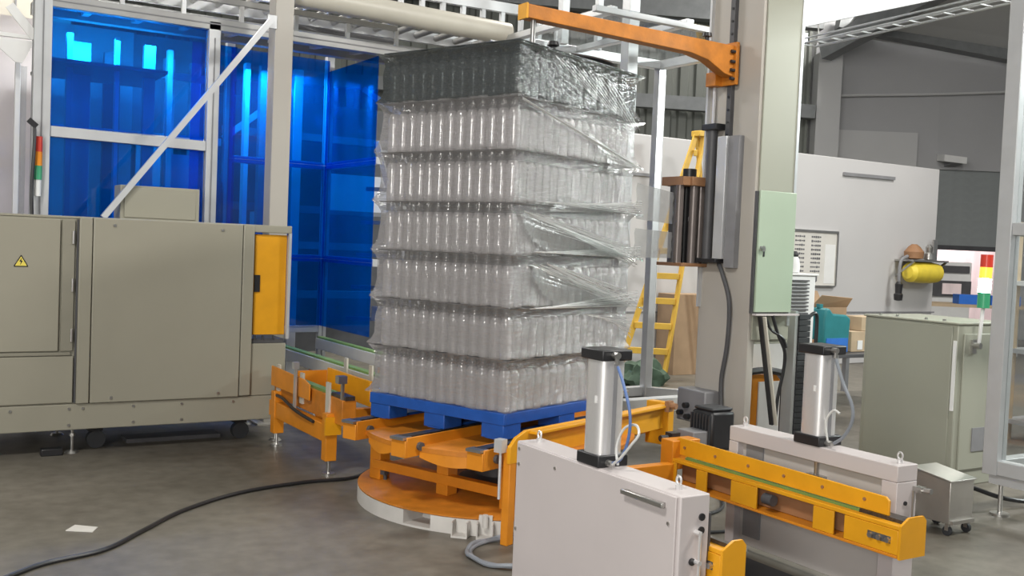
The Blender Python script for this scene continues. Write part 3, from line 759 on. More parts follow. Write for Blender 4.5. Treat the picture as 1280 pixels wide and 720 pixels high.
# film carriage
car = obj('film_carriage', box(5.02, 5.20, 5.62, 5.90, 2.085, 2.15), 'brown', t, bevel=0.004)
for x, y, r, mt in ((4.975, 5.70, 0.030, 'roller'), (5.025, 5.80, 0.045, 'darkgrey'), (5.085, 5.67, 0.032, 'roller'), (5.14, 5.82, 0.05, 'black'), (5.17, 5.69, 0.030, 'roller')):
    obj('film_roller', cyl((x, y, 1.52), (x, y, 2.085), r, 18), mt, car)
obj('carriage_plate', box(4.95, 5.20, 5.62, 5.90, 1.495, 1.52), 'brown', car, bevel=0.003)
obj('carriage_label', box(5.128, 5.16, 5.765, 5.77, 1.83, 1.86), 'white', car)
obj('carriage_motor', cyl((5.15, 5.80, 2.15), (5.15, 5.80, 2.22), 0.05), 'black', car)
obj('carriage_top', box(4.95, 5.10, 5.64, 5.88, 2.086, 2.149), 'brown', car)
# control box on the mast
cb = obj('control_box', box(5.183, 5.55, 5.130, 5.154, 1.19, 2.045), 'darkgrey', t)
obj('door', box(5.197, 5.555, 5.112, 5.130, 1.20, 2.05), 'greencab', cb, bevel=0.004)
obj('handle', MB().box(5.220, 5.235, 5.097, 5.113, 1.63, 1.66).cyl((5.227, 5.097, 1.645), (5.227, 5.087, 1.645), 0.02, 12).bar((5.227, 5.087, 1.648), (5.195, 5.087, 1.655), 0.012, 0.014), 'steel', cb)
obj('keyhole', box(5.247, 5.261, 5.109, 5.113, 1.59, 1.63), 'black', cb)
obj('drip_edge', box(5.19, 5.62, 5.09, 5.13, 1.178, 1.19), 'greybox', cb)
obj('cable', MB().tube([(5.36, 5.10, 1.18), (5.42, 5.10, 1.05), (5.50, 5.10, 0.92), (5.52, 5.12, 0.78), (5.50, 5.14, 0.6), (5.46, 5.12, 0.42)], 0.012), 'black', t)
obj('cable', MB().tube([(5.30, 5.11, 1.18), (5.36, 5.11, 1.08), (5.46, 5.09, 1.02), (5.50, 5.09, 0.95)], 0.010), 'black', t)
obj('strut', MB().bar((5.262, 5.09, 1.17), (5.43, 5.09, 0.40), 0.045, 0.012), 'pipe', t)
obj('strut_edge', MB().bar((5.236, 5.10, 1.17), (5.405, 5.10, 0.40), 0.030, 0.014), 'black', t)
obj('gearbox', box(5.06, 5.20, 5.42, 5.72, 0.36, 0.60), 'midgrey', t, bevel=0.01)
for y, z in ((5.66, 0.42), (5.58, 0.40), (5.60, 0.48)):
    obj('fitting', cyl((5.06, y, z), (5.02, y, z), 0.02, 10), 'black', t)

# orange stand and white box behind the mast
t = thing('drum_stand', 'orange stand with black cable coiled over its rounded top behind mast', 'stand', (6.05, 5.7, 0))
obj('stand_body', MB().prism([(5.72, 5.75, 0.0), (6.18, 5.75, 0.0), (6.18, 5.75, 0.60), (6.12, 5.75, 0.66), (5.80, 5.75, 0.66), (5.72, 5.75, 0.58)], (0, 0.2, 0)), 'orange', t, bevel=0.01)
obj('stand_door', box(5.92, 6.16, 5.735, 5.75, 0.18, 0.60), 'white', t, bevel=0.004)
obj('cable_rim', MB().tube([(5.70, 5.73, 0.53), (5.71, 5.73, 0.62), (5.80, 5.73, 0.68), (6.0, 5.73, 0.69), (6.19, 5.73, 0.66)], 0.028), 'black', t)
link_tags(obj('white_case', box(6.0, 6.5, 6.0, 6.35, 0.62, 0.95), 'white', None, bevel=0.01), 'white case with a dark side behind the orange stand', 'box')
link_tags(obj('case_trolley', MB().box(5.98, 6.52, 5.98, 6.37, 0.56, 0.62).box(6.0, 6.04, 6.0, 6.04, 0, 0.56).box(6.46, 6.5, 6.0, 6.04, 0, 0.56).box(6.0, 6.04, 6.31, 6.35, 0, 0.56).box(6.46, 6.5, 6.31, 6.35, 0, 0.56), 'darkgrey', None), 'dark low trolley under the white case behind mast', 'trolley')
t = thing('drag_chain_post', 'dark upright cable chain post beside the mast', 'post', (5.95, 5.25, 0))
obj('post_profile', box(5.745, 5.775, 5.24, 5.34, 0.0, 1.20), 'alu', t)
for k in range(26):
    z = 0.06 + k * 0.043
    obj('chain_link', box(5.78, 5.90, 5.23, 5.30, z, z + 0.040), 'rubber', t, bevel=0.003)
obj('cable', MB().tube([(5.92, 5.26, 1.16), (5.98, 5.26, 1.18), (6.0, 5.26, 1.08), (5.99, 5.26, 0.6), (5.99, 5.26, 0.1)], 0.014), 'black', t)

# ------------------------------------------------------------------ turntable (local frame turned 20.5 degrees)
TA = math.radians(20.5)
TC = Vector((3.34, 5.43, 0))
def loc2w(u, v, z):
    return Vector((TC.x + u * math.cos(TA) - v * math.sin(TA), TC.y + u * math.sin(TA) + v * math.cos(TA), z))
t = thing('turntable', 'round orange turntable with chain strands on a white base ring', 'turntable', TC, TA)
RB = 0.87
# base ring with fork pockets
def arc_block(mb, r0, r1, a0, a1, z0, z1, n=24):
    v, f = [], []
    for k in range(n + 1):
        a = a0 + (a1 - a0) * k / n
        for r, z in ((r0, z0), (r1, z0), (r1, z1), (r0, z1)):
            v.append((r * math.cos(a), r * math.sin(a), z))
    for k in range(n):
        for i in range(4):
            f.append((k * 4 + i, k * 4 + 4 + i, k * 4 + 4 + (i + 1) % 4, k * 4 + (i + 1) % 4))
    f += [(0, 1, 2, 3), (n * 4 + 3, n * 4 + 2, n * 4 + 1, n * 4)]
    mb.add(v, f)
mb = MB()
for a0, a1 in ((math.radians(193.5), math.radians(300)), (math.radians(311), math.radians(360 + 100)), (math.radians(110), math.radians(181.3))):
    arc_block(mb, 0.66, RB, a0, a1, 0.0, 0.088)
arc_block(mb, 0.66, RB, math.radians(181.3), math.radians(193.5), 0.0, 0.012, 6)
arc_block(mb, 0.60, 0.70, math.radians(175), math.radians(200), 0.0, 0.085, 8)
obj('base_ring', mb, 'ring_white', t)
obj('base_plate', MB().lathe([(0.01, 0.089), (RB - 0.005, 0.089), (RB, 0.092), (RB, 0.098), (RB - 0.005, 0.101), (0.01, 0.101)], (0, 0, 0), 64, cap=False), 'orange_worn', t)
# lower frame
for u, v in ((-0.46, 0.58), (-0.46, 0.02), (-0.46, -0.46), (0.46, 0.58), (0.46, -0.46), (0.46, 0.02)):
    obj('frame_post', box(u - 0.045, u + 0.045, v - 0.045, v + 0.045, 0.101, 0.42), 'orange', t, bevel=0.004)
obj('frame_beam', box(-0.51, -0.45, -0.50, 0.60, 0.165, 0.225), 'orange', t, bevel=0.004)
obj('frame_beam', box(0.42, 0.50, -0.50, 0.60, 0.225, 0.305), 'orange', t, bevel=0.004)
obj('frame_beam', box(-0.44, 0.42, 0.06, 0.12, 0.235, 0.295), 'orange', t, bevel=0.004)
obj('frame_beam', box(-0.44, 0.42, -0.48, -0.42, 0.235, 0.295), 'orange', t, bevel=0.004)
obj('hub', MB().lathe([(0.24, 0.101), (0.24, 0.14), (0.14, 0.16), (0.14, 0.42)], (0, 0, 0), 28), 'darkgrey', t)
mt = obj('drive_motor', MB().cyl((-0.32, -0.12, 0.30), (-0.32, 0.10, 0.30), 0.05, 18).box(-0.37, -0.27, 0.02, 0.12, 0.25, 0.35), 'black', t)
obj('gear_plate', box(-0.43, -0.37, 0.10, 0.34, 0.295, 0.40), 'ring_white', t)
obj('gear_plate', box(-0.42, -0.38, -0.30, -0.10, 0.30, 0.42), 'brown', t)
obj('sensor', MB().box(-0.50, -0.46, 0.50, 0.54, 0.135, 0.185).cyl((-0.47, 0.52, 0.10), (-0.47, 0.52, 0.14), 0.012, 10), 'darkgrey', t)
# round top plate with skirt
obj('top_plate', MB().lathe([(0.01, 0.425), (RB - 0.02, 0.425), (RB - 0.02, 0.452), (RB - 0.025, 0.455), (0.01, 0.455)], (0, 0, 0), 64, cap=False), 'orange_worn', t)
for v0, v1 in ((0.10, 0.40), (-0.50, -0.10)):
    pts = []
    for k in range(11):
        v = v0 + (v1 - v0) * k / 10
        pts.append((-math.sqrt((RB - 0.02) ** 2 - v * v) + 0.004, v))
    mb = MB()
    for i in range(10):
        (a, b_), (c, d) = pts[i], pts[i + 1]
        e = 0.035 * math.sin(PI * i / 10); g = 0.035 * math.sin(PI * (i + 1) / 10)
        mb.prism([(a, b_, 0.425), (c, d, 0.425), (c, d, 0.392 - g), (a, b_, 0.392 - e)], (0.008, 0, 0))
    obj('skirt', mb, 'orange', t, smooth=False)
# three chain strands
for v in (0.50, -0.04, -0.54):
    u0 = {0.50: -0.80, -0.04: -0.94, -0.54: -0.88}[v]
    st = obj('chain_strand', MB().box(u0, 0.90, v - 0.055, v - 0.045, 0.40, 0.512).box(u0, 0.90, v + 0.045, v + 0.055, 0.40, 0.512).box(u0, 0.90, v - 0.045, v + 0.045, 0.40, 0.49).box(u0 - 0.012, u0, v - 0.055, v + 0.055, 0.40, 0.495), 'orange', t, bevel=0.003)
    obj('chain', MB().box(u0 + 0.02, 0.88, v - 0.032, v + 0.032, 0.49, 0.516), 'chain', st)
    obj('sprocket', cyl((u0 + 0.05, v - 0.03, 0.465), (u0 + 0.05, v + 0.03, 0.465), 0.052, 16), 'chain', st)
    obj('slot_nut', cyl((u0 + 0.10, v - 0.075, 0.455), (u0 + 0.10, v - 0.05, 0.455), 0.024, 10), 'darkgrey', st)
    obj('end_clamp', MB().box(u0 - 0.03, u0 + 0.04, v - 0.05, v + 0.05, 0.50, 0.515), 'steel', st)
# outer guard plates
g = obj('guard_plate', MB().prism([(-0.78, -0.69, 0.44), (0.90, -0.69, 0.44), (0.90, -0.69, 0.60), (-0.64, -0.69, 0.605), (-0.73, -0.69, 0.575), (-0.78, -0.69, 0.53)], (0, 0.022, 0)), 'yellow', t, bevel=0.003, label='bright yellow side guard')
obj('guard_flange', box(-0.62, 0.86, -0.74, -0.69, 0.585, 0.60), 'yellow', g, bevel=0.002)
obj('guard_end', box(0.86, 0.93, -0.73, -0.56, 0.33, 0.61), 'yellow', g, bevel=0.004)
obj('guard_post', box(-0.775, -0.72, -0.688, -0.64, 0.0, 0.52), 'orange', g, bevel=0.004)
obj('latch_pin', MB().cyl((-0.80, -0.64, 0.25), (-0.80, -0.64, 0.56), 0.008, 10).box(-0.82, -0.77, -0.66, -0.61, 0.50, 0.57), 'alu_white', t)
obj('guard_sensor', MB().box(0.80, 0.86, -0.76, -0.73, 0.56, 0.63).cyl((0.83, -0.75, 0.60), (0.83, -0.80, 0.60), 0.02, 10), 'brown', t)
# foot brackets on the base ring
for a in (206, 214.5):
    ca, sa = math.cos(math.radians(a)), math.sin(math.radians(a))
    r = RB + 0.03
    br = MB()
    br.v = []
    k = MB().box(-0.045, 0.045, -0.04, 0.05, 0.0, 0.012).box(-0.045, -0.037, -0.04, 0.05, 0.012, 0.085).box(0.037, 0.045, -0.04, 0.05, 0.012, 0.085)
    if a > 210:
        k.box(-0.037, 0.037, 0.02, 0.05, 0.0, 0.115)
        k.cyl((0, -0.005, 0.06), (0, -0.005, 0.13), 0.015, 10)
    for p in k.v:                     # x along the rim, y outwards
        br.v.append(Vector(((r - p.y) * ca - p.x * sa, (r - p.y) * sa + p.x * ca, p.z)))
    br.f = k.f
    obj('foot_bracket', br, 'ring_white', t, smooth=False)

# ------------------------------------------------------------------ pallet
t = thing('plastic_pallet', 'blue plastic pallet carrying the wrapped bottle stack', 'pallet', TC + Vector((0, 0, 0.517)), TA)
for i in range(9):
    v0 = -0.515 + i * 0.1156
    obj('deck_board', box(-0.62, 0.62, v0, v0 + 0.1050, 0.112, 0.150), 'pallet_blue', t, bevel=0.004)
obj('deck_rim', MB().box(-0.625, -0.60, -0.52, 0.525, 0.085, 0.149).box(0.60, 0.625, -0.52, 0.525, 0.085, 0.149).box(-0.60, 0.60, -0.52, -0.50, 0.085, 0.149).box(-0.60, 0.60, 0.505, 0.525, 0.085, 0.149), 'pallet_blue', t, bevel=0.003)
for u in (-0.54, 0.0, 0.54):
    for v in (-0.435, 0.0, 0.44):
        obj('block', box(u - 0.08, u + 0.08, v - 0.08, v + 0.08, 0.002, 0.112), 'pallet_blue', t, bevel=0.006)
for v in (-0.435, 0.0, 0.44):
    obj('bottom_runner', box(-0.62, 0.62, v - 0.05, v + 0.05, 0.0, 0.016), 'pallet_blue', t, bevel=0.003)
ZP = 0.517 + 0.152
PITCH = 0.2915

# ------------------------------------------------------------------ bottles, tier sheets
seg = 12
prof = [(0.024, 0.004), (0.032, 0.0), (0.0355, 0.010), (0.036, 0.055), (0.0345, 0.075), (0.036, 0.095), (0.0345, 0.13), (0.036, 0.15), (0.0362, 0.195), (0.0345, 0.209), (0.025, 0.230), (0.0145, 0.244), (0.0135, 0.262), (0.0165, 0.264), (0.0165, 0.268), (0.0125, 0.270), (0.0125, 0.285)]
proto = obj('bottle', MB().lathe(prof, (0, 0, 0), seg), 'bottle_plastic', center=False)
proto.data.materials.append(MATS['bottle_neck'])     # neck clearer than body, its grey tint adds the shade between necks
for f_ in proto.data.polygons:
    if f_.center.z > 0.228:
        f_.material_index = 1
NU, NV = 16, 13
us = [-0.5625 + 0.075 * i for i in range(NU)]
vs = [-0.4615 + 0.0769 * i for i in range(NV)]
ORD = ['bottom', 'second', 'third', 'fourth', 'fifth', 'sixth', 'top']
first = [True]
used = set()
def put_bottle(i, j, k, label, group):
    global proto
    o = proto if first[0] else proto.copy()
    if not first[0]:
        COL.objects.link(o)
    first[0] = False
    w = loc2w(us[i], vs[j], ZP + k * PITCH)
    jit = random.Random(i * 100 + j * 7 + k * 1000)
    o.location = w + Vector((jit.uniform(-0.002, 0.002), jit.uniform(-0.002, 0.002), 0))
    o.rotation_euler = (0, 0, jit.uniform(0, 6))
    link_tags(o, label, 'bottle', group)
    used.add((i, j, k))
NTH = ['', 'second', 'third', 'fourth', 'fifth', 'sixth', 'seventh', 'eighth', 'ninth', 'tenth', 'eleventh', 'twelfth', 'thirteenth', 'fourteenth', 'fifteenth', 'sixteenth']
LAY = ['bottom layer', 'second layer up', 'third layer up', 'fourth layer up', 'fifth layer up', 'sixth layer up', 'top layer']
GB = 'bottles of the wrapped stack'
for k in range(7):
    put_bottle(0, 0, k, 'clear empty bottle at the near corner of the stack, %s' % LAY[k], GB)
    for j in range(1, NV):
        put_bottle(0, j, k, 'clear empty bottle, left face of stack, %s, %s from near corner' % (LAY[k], NTH[j]), GB)
    for i in range(1, NU):
        put_bottle(i, 0, k, 'clear empty bottle, right face of stack, %s, %s from near corner' % (LAY[k], NTH[i]), GB)
for k in (2, 3, 4, 5):
    put_bottle(1, 1, k, 'clear bottle just behind the near corner bottle, %s of stack' % LAY[k], GB)
    for j in range(2, NV):
        put_bottle(1, j, k, 'clear bottle, second row behind left face, %s, %s from near corner' % (LAY[k], NTH[j]), GB)
    for i in range(2, NU):
        put_bottle(i, 1, k, 'clear bottle, second row behind right face, %s, %s from near corner' % (LAY[k], NTH[i]), GB)
# the rest of the stack, too many to list
pl = [(0.033, 0.0), (0.036, 0.02), (0.0362, 0.197), (0.024, 0.232), (0.0138, 0.246), (0.0135, 0.285)]
V, Fc = [], []
ring = [(math.cos(2 * PI * q / 8), math.sin(2 * PI * q / 8)) for q in range(8)]
for k in range(7):
    for i in range(NU):
        for j in range(NV):
            if (i, j, k) in used:
                continue
            w = loc2w(us[i], vs[j], ZP + k * PITCH)
            n = len(V)
            for r, z in pl:
                V += [(w.x + r * c, w.y + r * s_, w.z + z) for c, s_ in ring]
            for q in range(len(pl) - 1):
                Fc += [(n + q * 8 + m, n + q * 8 + (m + 1) % 8, n + q * 8 + 8 + (m + 1) % 8, n + q * 8 + 8 + m) for m in range(8)]
me = bpy.data.meshes.new('inner_bottles')
me.from_pydata(V, [], Fc)
me.materials.append(MATS['bottle_plastic'])
me.materials.append(MATS['bottle_neck'])
nf = 8 * (len(pl) - 1)
for f_ in me.polygons:
    if f_.index % nf >= 8 * 3:
        f_.material_index = 1
me.shade_smooth()
o = bpy.data.objects.new('inner_bottles', me)
COL.objects.link(o)
link_tags(o, 'clear empty bottles filling the inside of the wrapped stack', 'bottle', None, 'stuff')
for k in range(1, 8):
    z = ZP + k * PITCH - 0.0058
    mb = MB()
    u0, v0 = 0.612, 0.515
    mb.prism([loc2w(-u0, -v0, z), loc2w(u0, -v0, z), loc2w(u0, v0, z), loc2w(-u0, v0, z)], (0, 0, 0.005))
    lb = 'thin dark tier sheet on top of the %s layer of bottles' % (ORD[k - 1])
    link_tags(obj('tier_sheet', mb, 'tier_plastic'), lb, 'sheet', 'tier sheets of the bottle stack')

# ------------------------------------------------------------------ stretch film
t = thing('stretch_film', 'clear stretch film wound round the bottle stack and pulled to the mast', 'film', TC + Vector((0, 0, ZP)), TA)
def perim(n_u=34, n_v=28, hu=0.612, hv=0.512):
    p = []
    for i in range(n_v): p.append((-hu, hv - 2 * hv * i / n_v, 'L'))
    for i in range(n_u): p.append((-hu + 2 * hu * i / n_u, -hv, 'R'))
    for i in range(n_v): p.append((hu, -hv + 2 * hv * i / n_v, 'B'))
    for i in range(n_u): p.append((hu - 2 * hu * i / n_u, hv, 'K'))
    return p
PER = perim()
rows = [(0.0, 0.010), (0.03, 0.012), (0.10, 0.004), (0.22, 0.001), (0.40, 0.0), (0.55, 0.0), (0.66, -0.002), (0.76, -0.006), (0.86, -0.004), (0.94, 0.004), (1.0, 0.010)]
def film_band(k):
    rnd = random.Random(50 + k)
    ph = [rnd.uniform(0, 6) for _ in range(4)]
    v, f = [], []
    n = len(PER)
    for rz, off in rows:
        for q, (u, w, side) in enumerate(PER):
            nu = -1 if u < -0.6 else (1 if u > 0.6 else 0)
            nv = -1 if w < -0.5 else (1 if w > 0.5 else 0)
            d = off + 0.0035 * math.sin(q * 1.7 + ph[0] + rz * 3) + 0.003 * math.sin(q * 0.6 + ph[1] + 9 * rz)
            du, dv = nu * d, nv * d
            # the film stands off in points at the corners, most at the right one
            edge = max(0, 1 - min(rz, 1 - rz) / 0.34) ** 2
            cl = math.hypot(u + 0.61, w - 0.51)
            cr = math.hypot(u - 0.61, w + 0.51)
            if cl < 0.22:
                s = (1 - cl / 0.22) ** 2 * edge * 0.035
                dv += s; du -= s * 0.3
            if cr < 0.40:
                s = (1 - cr / 0.40) ** 2 * (0.012 + edge * (0.10 if k in (2, 3, 4, 5, 6) else 0.04))
                du += s
            z = 0.004 + k * PITCH + rz * PITCH + 0.004 * math.sin(q * 0.9 + ph[2])
            v.append((u + du, w + dv, z))
    for r in range(len(rows) - 1):
        for q in range(n):
            f.append((r * n + q, r * n + (q + 1) % n, (r + 1) * n + (q + 1) % n, (r + 1) * n + q))
    return MB().add(v, f)
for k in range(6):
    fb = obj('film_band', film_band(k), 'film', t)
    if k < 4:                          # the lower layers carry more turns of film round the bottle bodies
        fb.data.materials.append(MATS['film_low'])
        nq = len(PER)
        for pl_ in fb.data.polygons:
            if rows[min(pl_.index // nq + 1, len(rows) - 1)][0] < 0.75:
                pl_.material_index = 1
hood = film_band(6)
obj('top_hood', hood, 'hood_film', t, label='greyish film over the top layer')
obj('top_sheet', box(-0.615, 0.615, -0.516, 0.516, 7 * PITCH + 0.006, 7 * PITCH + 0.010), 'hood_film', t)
# gathered film ropes on the right face: (u0, z0) -> (u1, z1), above the pallet deck
VF = -0.532
def ribbon(u0, z0, u1, z1, w, sag=0.0, v0=VF, v1=VF - 0.004):
    n = 8
    v, f = [], []
    for i in range(n + 1):
        a = i / n
        u, z = u0 + (u1 - u0) * a, z0 + (z1 - z0) * a - sag * math.sin(PI * a)
        vv = v0 + (v1 - v0) * a
        d = Vector((u1 - u0, z1 - z0)).normalized()
        px, pz = -d.y * w / 2, d.x * w / 2
        v += [(u + px, vv, z + pz - ZP), (u, vv - w * 0.4, z - ZP), (u - px, vv, z - pz - ZP)]
    for i in range(n):
        f += [(3 * i, 3 * i + 3, 3 * i + 4, 3 * i + 1), (3 * i + 1, 3 * i + 4, 3 * i + 5, 3 * i + 2)]
    return MB().add(v, f)
rnd = random.Random(11)
ROPES = [(-0.60, 2.40, 0.70, 2.12, 0.014), (-0.56, 2.39, 0.70, 2.118, 0.007)]
for i in range(15):
    ROPES.append((-0.54 + 0.012 * i, 1.79 - 0.002 * i, 0.30 + 0.028 * i, 1.60 - 0.006 * i + rnd.uniform(-0.03, 0.02), rnd.uniform(0.003, 0.008)))
for i in range(10):
    ROPES.append((-0.30 + 0.02 * i, 1.50 - 0.003 * i, 0.25 + 0.03 * i, 1.33 + rnd.uniform(-0.02, 0.02), rnd.uniform(0.003, 0.008)))
for i in range(9):
    ROPES.append((-0.45 + 0.05 * i, 1.245 + 0.002 * i, 0.72, 1.245 + 0.012 * i + rnd.uniform(-0.005, 0.005), rnd.uniform(0.003, 0.008)))
for i in range(8):
    ROPES.append((-0.42 + 0.06 * i, 1.565 + 0.002 * i, 0.73, 1.55 + 0.010 * i, rnd.uniform(0.003, 0.008)))
for i in range(7):
    ROPES.append((-0.40 + 0.09 * i, 1.85 + 0.002 * i, 0.72, 1.83 + 0.014 * i, rnd.uniform(0.003, 0.007)))
for i in range(26):
    a = rnd.random()
    ROPES.append((-0.54 + 0.22 * a, 1.785 - 0.12 * a * rnd.random(), 0.45 + 0.28 * rnd.random(), 1.56 + 0.05 * rnd.random(), rnd.uniform(0.0015, 0.004)))
for i in range(22):
    a = rnd.random()
    ROPES.append((-0.44 + 0.25 * a, 1.50 - 0.12 * a * rnd.random(), 0.45 + 0.30 * rnd.random(), 1.245 + 0.05 * rnd.random(), rnd.uniform(0.0015, 0.004)))
for i in range(14):
    ROPES.append((0.10 + 0.03 * i, 1.20 - 0.004 * i, 0.66, 1.16 - 0.02 * rnd.random() - 0.01 * i, rnd.uniform(0.0015, 0.0035)))
for i in range(12):
    ROPES.append((-0.30 + 0.055 * i, 2.68 - 0.006 * i, 0.10 + 0.05 * i, 2.50 - 0.012 * i, rnd.uniform(0.002, 0.004)))
for r in ROPES:
    obj('film_rope', ribbon(*r), 'film_rope', t)
# pleated folds: the film gathers from the near corner into points at the right edge
def fold(base, tip, n, seed):
    rn = random.Random(seed)
    v, f, m = [], [], 7
    for i in range(n + 1):
        a = i / n
        seg_ = min(int(a * (len(base) - 1)), len(base) - 2)
        fa = a * (len(base) - 1) - seg_
        bu = base[seg_][0] + (base[seg_ + 1][0] - base[seg_][0]) * fa + rn.uniform(-0.03, 0.03)
        bz = base[seg_][1] + (base[seg_ + 1][1] - base[seg_][1]) * fa
        k = (1 if i % 2 else -1) * rn.uniform(0.3, 1.0)
        for j in range(m + 1):
            q = j / m
            u = bu + (tip[0] - bu) * q
            z = bz + (tip[1] + 0.02 * (a - 0.5) - bz) * q
            v.append((u, -0.530 - 0.016 * q + k * 0.006 * math.sin(PI * min(1, q * 1.15)), z - ZP))
    for i in range(n):
        for j in range(m):
            f.append((i * (m + 1) + j, (i + 1) * (m + 1) + j, (i + 1) * (m + 1) + j + 1, i * (m + 1) + j + 1))
    return MB().add(v, f)
for base, tip, n, sd in (([(-0.55, 1.785), (-0.50, 1.66), (-0.30, 1.56)], (0.757, 1.535), 44, 1),
                         ([(-0.45, 1.50), (-0.38, 1.36), (-0.20, 1.25)], (0.786, 1.22), 40, 2),
                         ([(-0.20, 1.90), (-0.25, 1.84), (-0.30, 1.80)], (0.73, 1.821), 22, 3),
                         ([(0.05, 2.30), (0.30, 2.13), (0.30, 2.05)], (0.703, 2.12), 20, 4)):
    obj('film_fold', fold(base, tip, n, sd), 'film_fold', t, smooth=False)
# the web pulled to the carriage
def web(name, z0, z1, mat, dz=0.0):
    a, b_ = Vector((4.955, 5.74, 0)), loc2w(0.64, -0.54, 0)
    ca, sa = math.cos(TA), math.sin(TA)
    v, f = [], []
    for i in range(9):
        p = a.lerp(b_, i / 8)
        for j in range(7):
            z = z0 + (z1 - z0) * j / 6
            wob = 0.006 * math.sin(i * 1.3 + j * 2.1)
            q = Vector((p.x - TC.x, p.y - TC.y + wob, 0))
            v.append((q.x * ca + q.y * sa, -q.x * sa + q.y * ca, z - ZP + dz))
    for i in range(8):
        for j in range(6):
            f.append((i * 7 + j, i * 7 + 7 + j, i * 7 + 8 + j, i * 7 + 1 + j))
    return obj(name, MB().add(v, f), mat, t)
web('film_web', 1.80, 2.03, 'film_web')
web('film_web', 1.55, 1.74, 'film_web')

# ------------------------------------------------------------------ outfeed conveyor
t = thing('outfeed_conveyor', 'orange outfeed conveyor rails with green belt between the lift stands', 'conveyor', (3.3, 3.5, 0))
def outfeed(x0, x1, y0, y1, ztop, guard):
    r = obj('rail_web', MB().box(x0 + 0.075, x1 - 0.02, y0 + 0.02, y1, ztop - 0.137, ztop - 0.022), 'brown', t, bevel=0.003)  # brown puts the shade inside the rail slots into the web colour
    obj('top_flange', box(x0, x0 + 0.05, y0 + 0.015, y1, ztop - 0.03, ztop - 0.012), 'yellow', r, bevel=0.002)
    obj('bottom_flange', box(x0 - 0.006, x1, y0 + 0.015, y1, ztop - 0.152, ztop - 0.139), 'orange', r, bevel=0.002)
    for a, b_ in ((0.014, 0.30), (0.36, 0.48), (0.84, 1.02), (1.20, 1.28), (1.44, y1 - y0)):
        obj('side_plate', box(x0 - 0.004, x0 + 0.006, y0 + a, min(y0 + b_, y1), ztop - 0.138, ztop - 0.031), 'yellow', r, bevel=0.002)
    obj('idler', cyl((x0 + 0.012, y0 + 0.74, ztop - 0.075), (x0 + 0.012, y0 + 0.80, ztop - 0.075), 0.028, 12), 'darkgrey', r)
    obj('belt', box(x0 + 0.05, x1 - 0.05, y0 + 0.06, y1 - 0.05, ztop - 0.02, ztop), 'green_belt', r)
    obj('belt_chain', box(x0 + 0.045, x1 - 0.045, y0 + 0.016, y0 + 0.26, ztop - 0.03, ztop + 0.004), 'chain', r)
    obj('end_plate', MB().prism([(x0 - 0.004, y0, ztop - 0.155), (x1, y0, ztop - 0.155), (x1, y0, ztop + 0.0), (x1 - 0.02, y0, ztop + 0.022), (x0 + 0.05, y0, ztop + 0.022), (x0 - 0.004, y0, ztop - 0.01)], (0, 0.012, 0)), 'yellow', r)
    obj('take_up_slot', box(x0 - 0.006, x0 - 0.003, y0 + 0.05, y0 + 0.17, ztop - 0.095, ztop - 0.065), 'darkgrey', r)
    for k in range(3):
        obj('take_up_nut', cyl((x0 - 0.020, y0 + 0.06 + 0.045 * k, ztop - 0.080), (x0 - 0.004, y0 + 0.06 + 0.045 * k, ztop - 0.080), 0.013, 6), 'steel', r)
    if guard:
        gd = obj('side_guard', MB().prism([(x1 - 0.112, y0 + 0.11, ztop + 0.004), (x1 - 0.112, y1 + 0.06, ztop + 0.004), (x1 - 0.112, y1 + 0.06, ztop + 0.07), (x1 - 0.112, y1 + 0.01, ztop + 0.098), (x1 - 0.112, y0 + 0.13, ztop + 0.085), (x1 - 0.112, y0 + 0.11, ztop + 0.07)], (0.012, 0, 0)), 'yellow', t, bevel=0.003, label='yellow side guard strip')
        for k in range(6):
            obj('guard_bolt', cyl((x1 - 0.118, y0 + 0.24 + k * 0.24, ztop + 0.05), (x1 - 0.111, y0 + 0.24 + k * 0.24, ztop + 0.05), 0.008, 8), 'brown', gd)
outfeed(3.72, 3.885, 2.74, 4.22, 0.478, True)
outfeed(2.685, 2.80, 2.735, 4.15, 0.505, False)
obj('cross_beam', box(2.80, 3.74, 4.20, 4.26, 0.34, 0.44), 'orange', t, bevel=0.004)
obj('end_bracket', box(3.72, 3.92, 4.22, 4.32, 0.40, 0.56), 'orange', t, bevel=0.004)
m = obj('drive_motor', MB().box(4.06, 4.24, 4.28, 4.46, 0.46, 0.69), 'black', t, bevel=0.02)
for k in range(7):
    obj('cooling_fin', box(4.055 - 0.008, 4.06, 4.29 + k * 0.025, 4.30 + k * 0.025, 0.48, 0.67), 'rubber', m)
obj('motor_cover', MB().box(4.07, 4.23, 4.29, 4.45, 0.69, 0.71), 'rubber', m, bevel=0.01)
obj('motor_flange', box(3.94, 4.06, 4.30, 4.44, 0.44, 0.58), 'midgrey', t, bevel=0.005)
obj('sensor', MB().box(3.80, 3.86, 4.32, 4.38, 0.50, 0.58).cyl((3.79, 4.35, 0.55), (3.74, 4.35, 0.55), 0.018, 10), 'black', t)

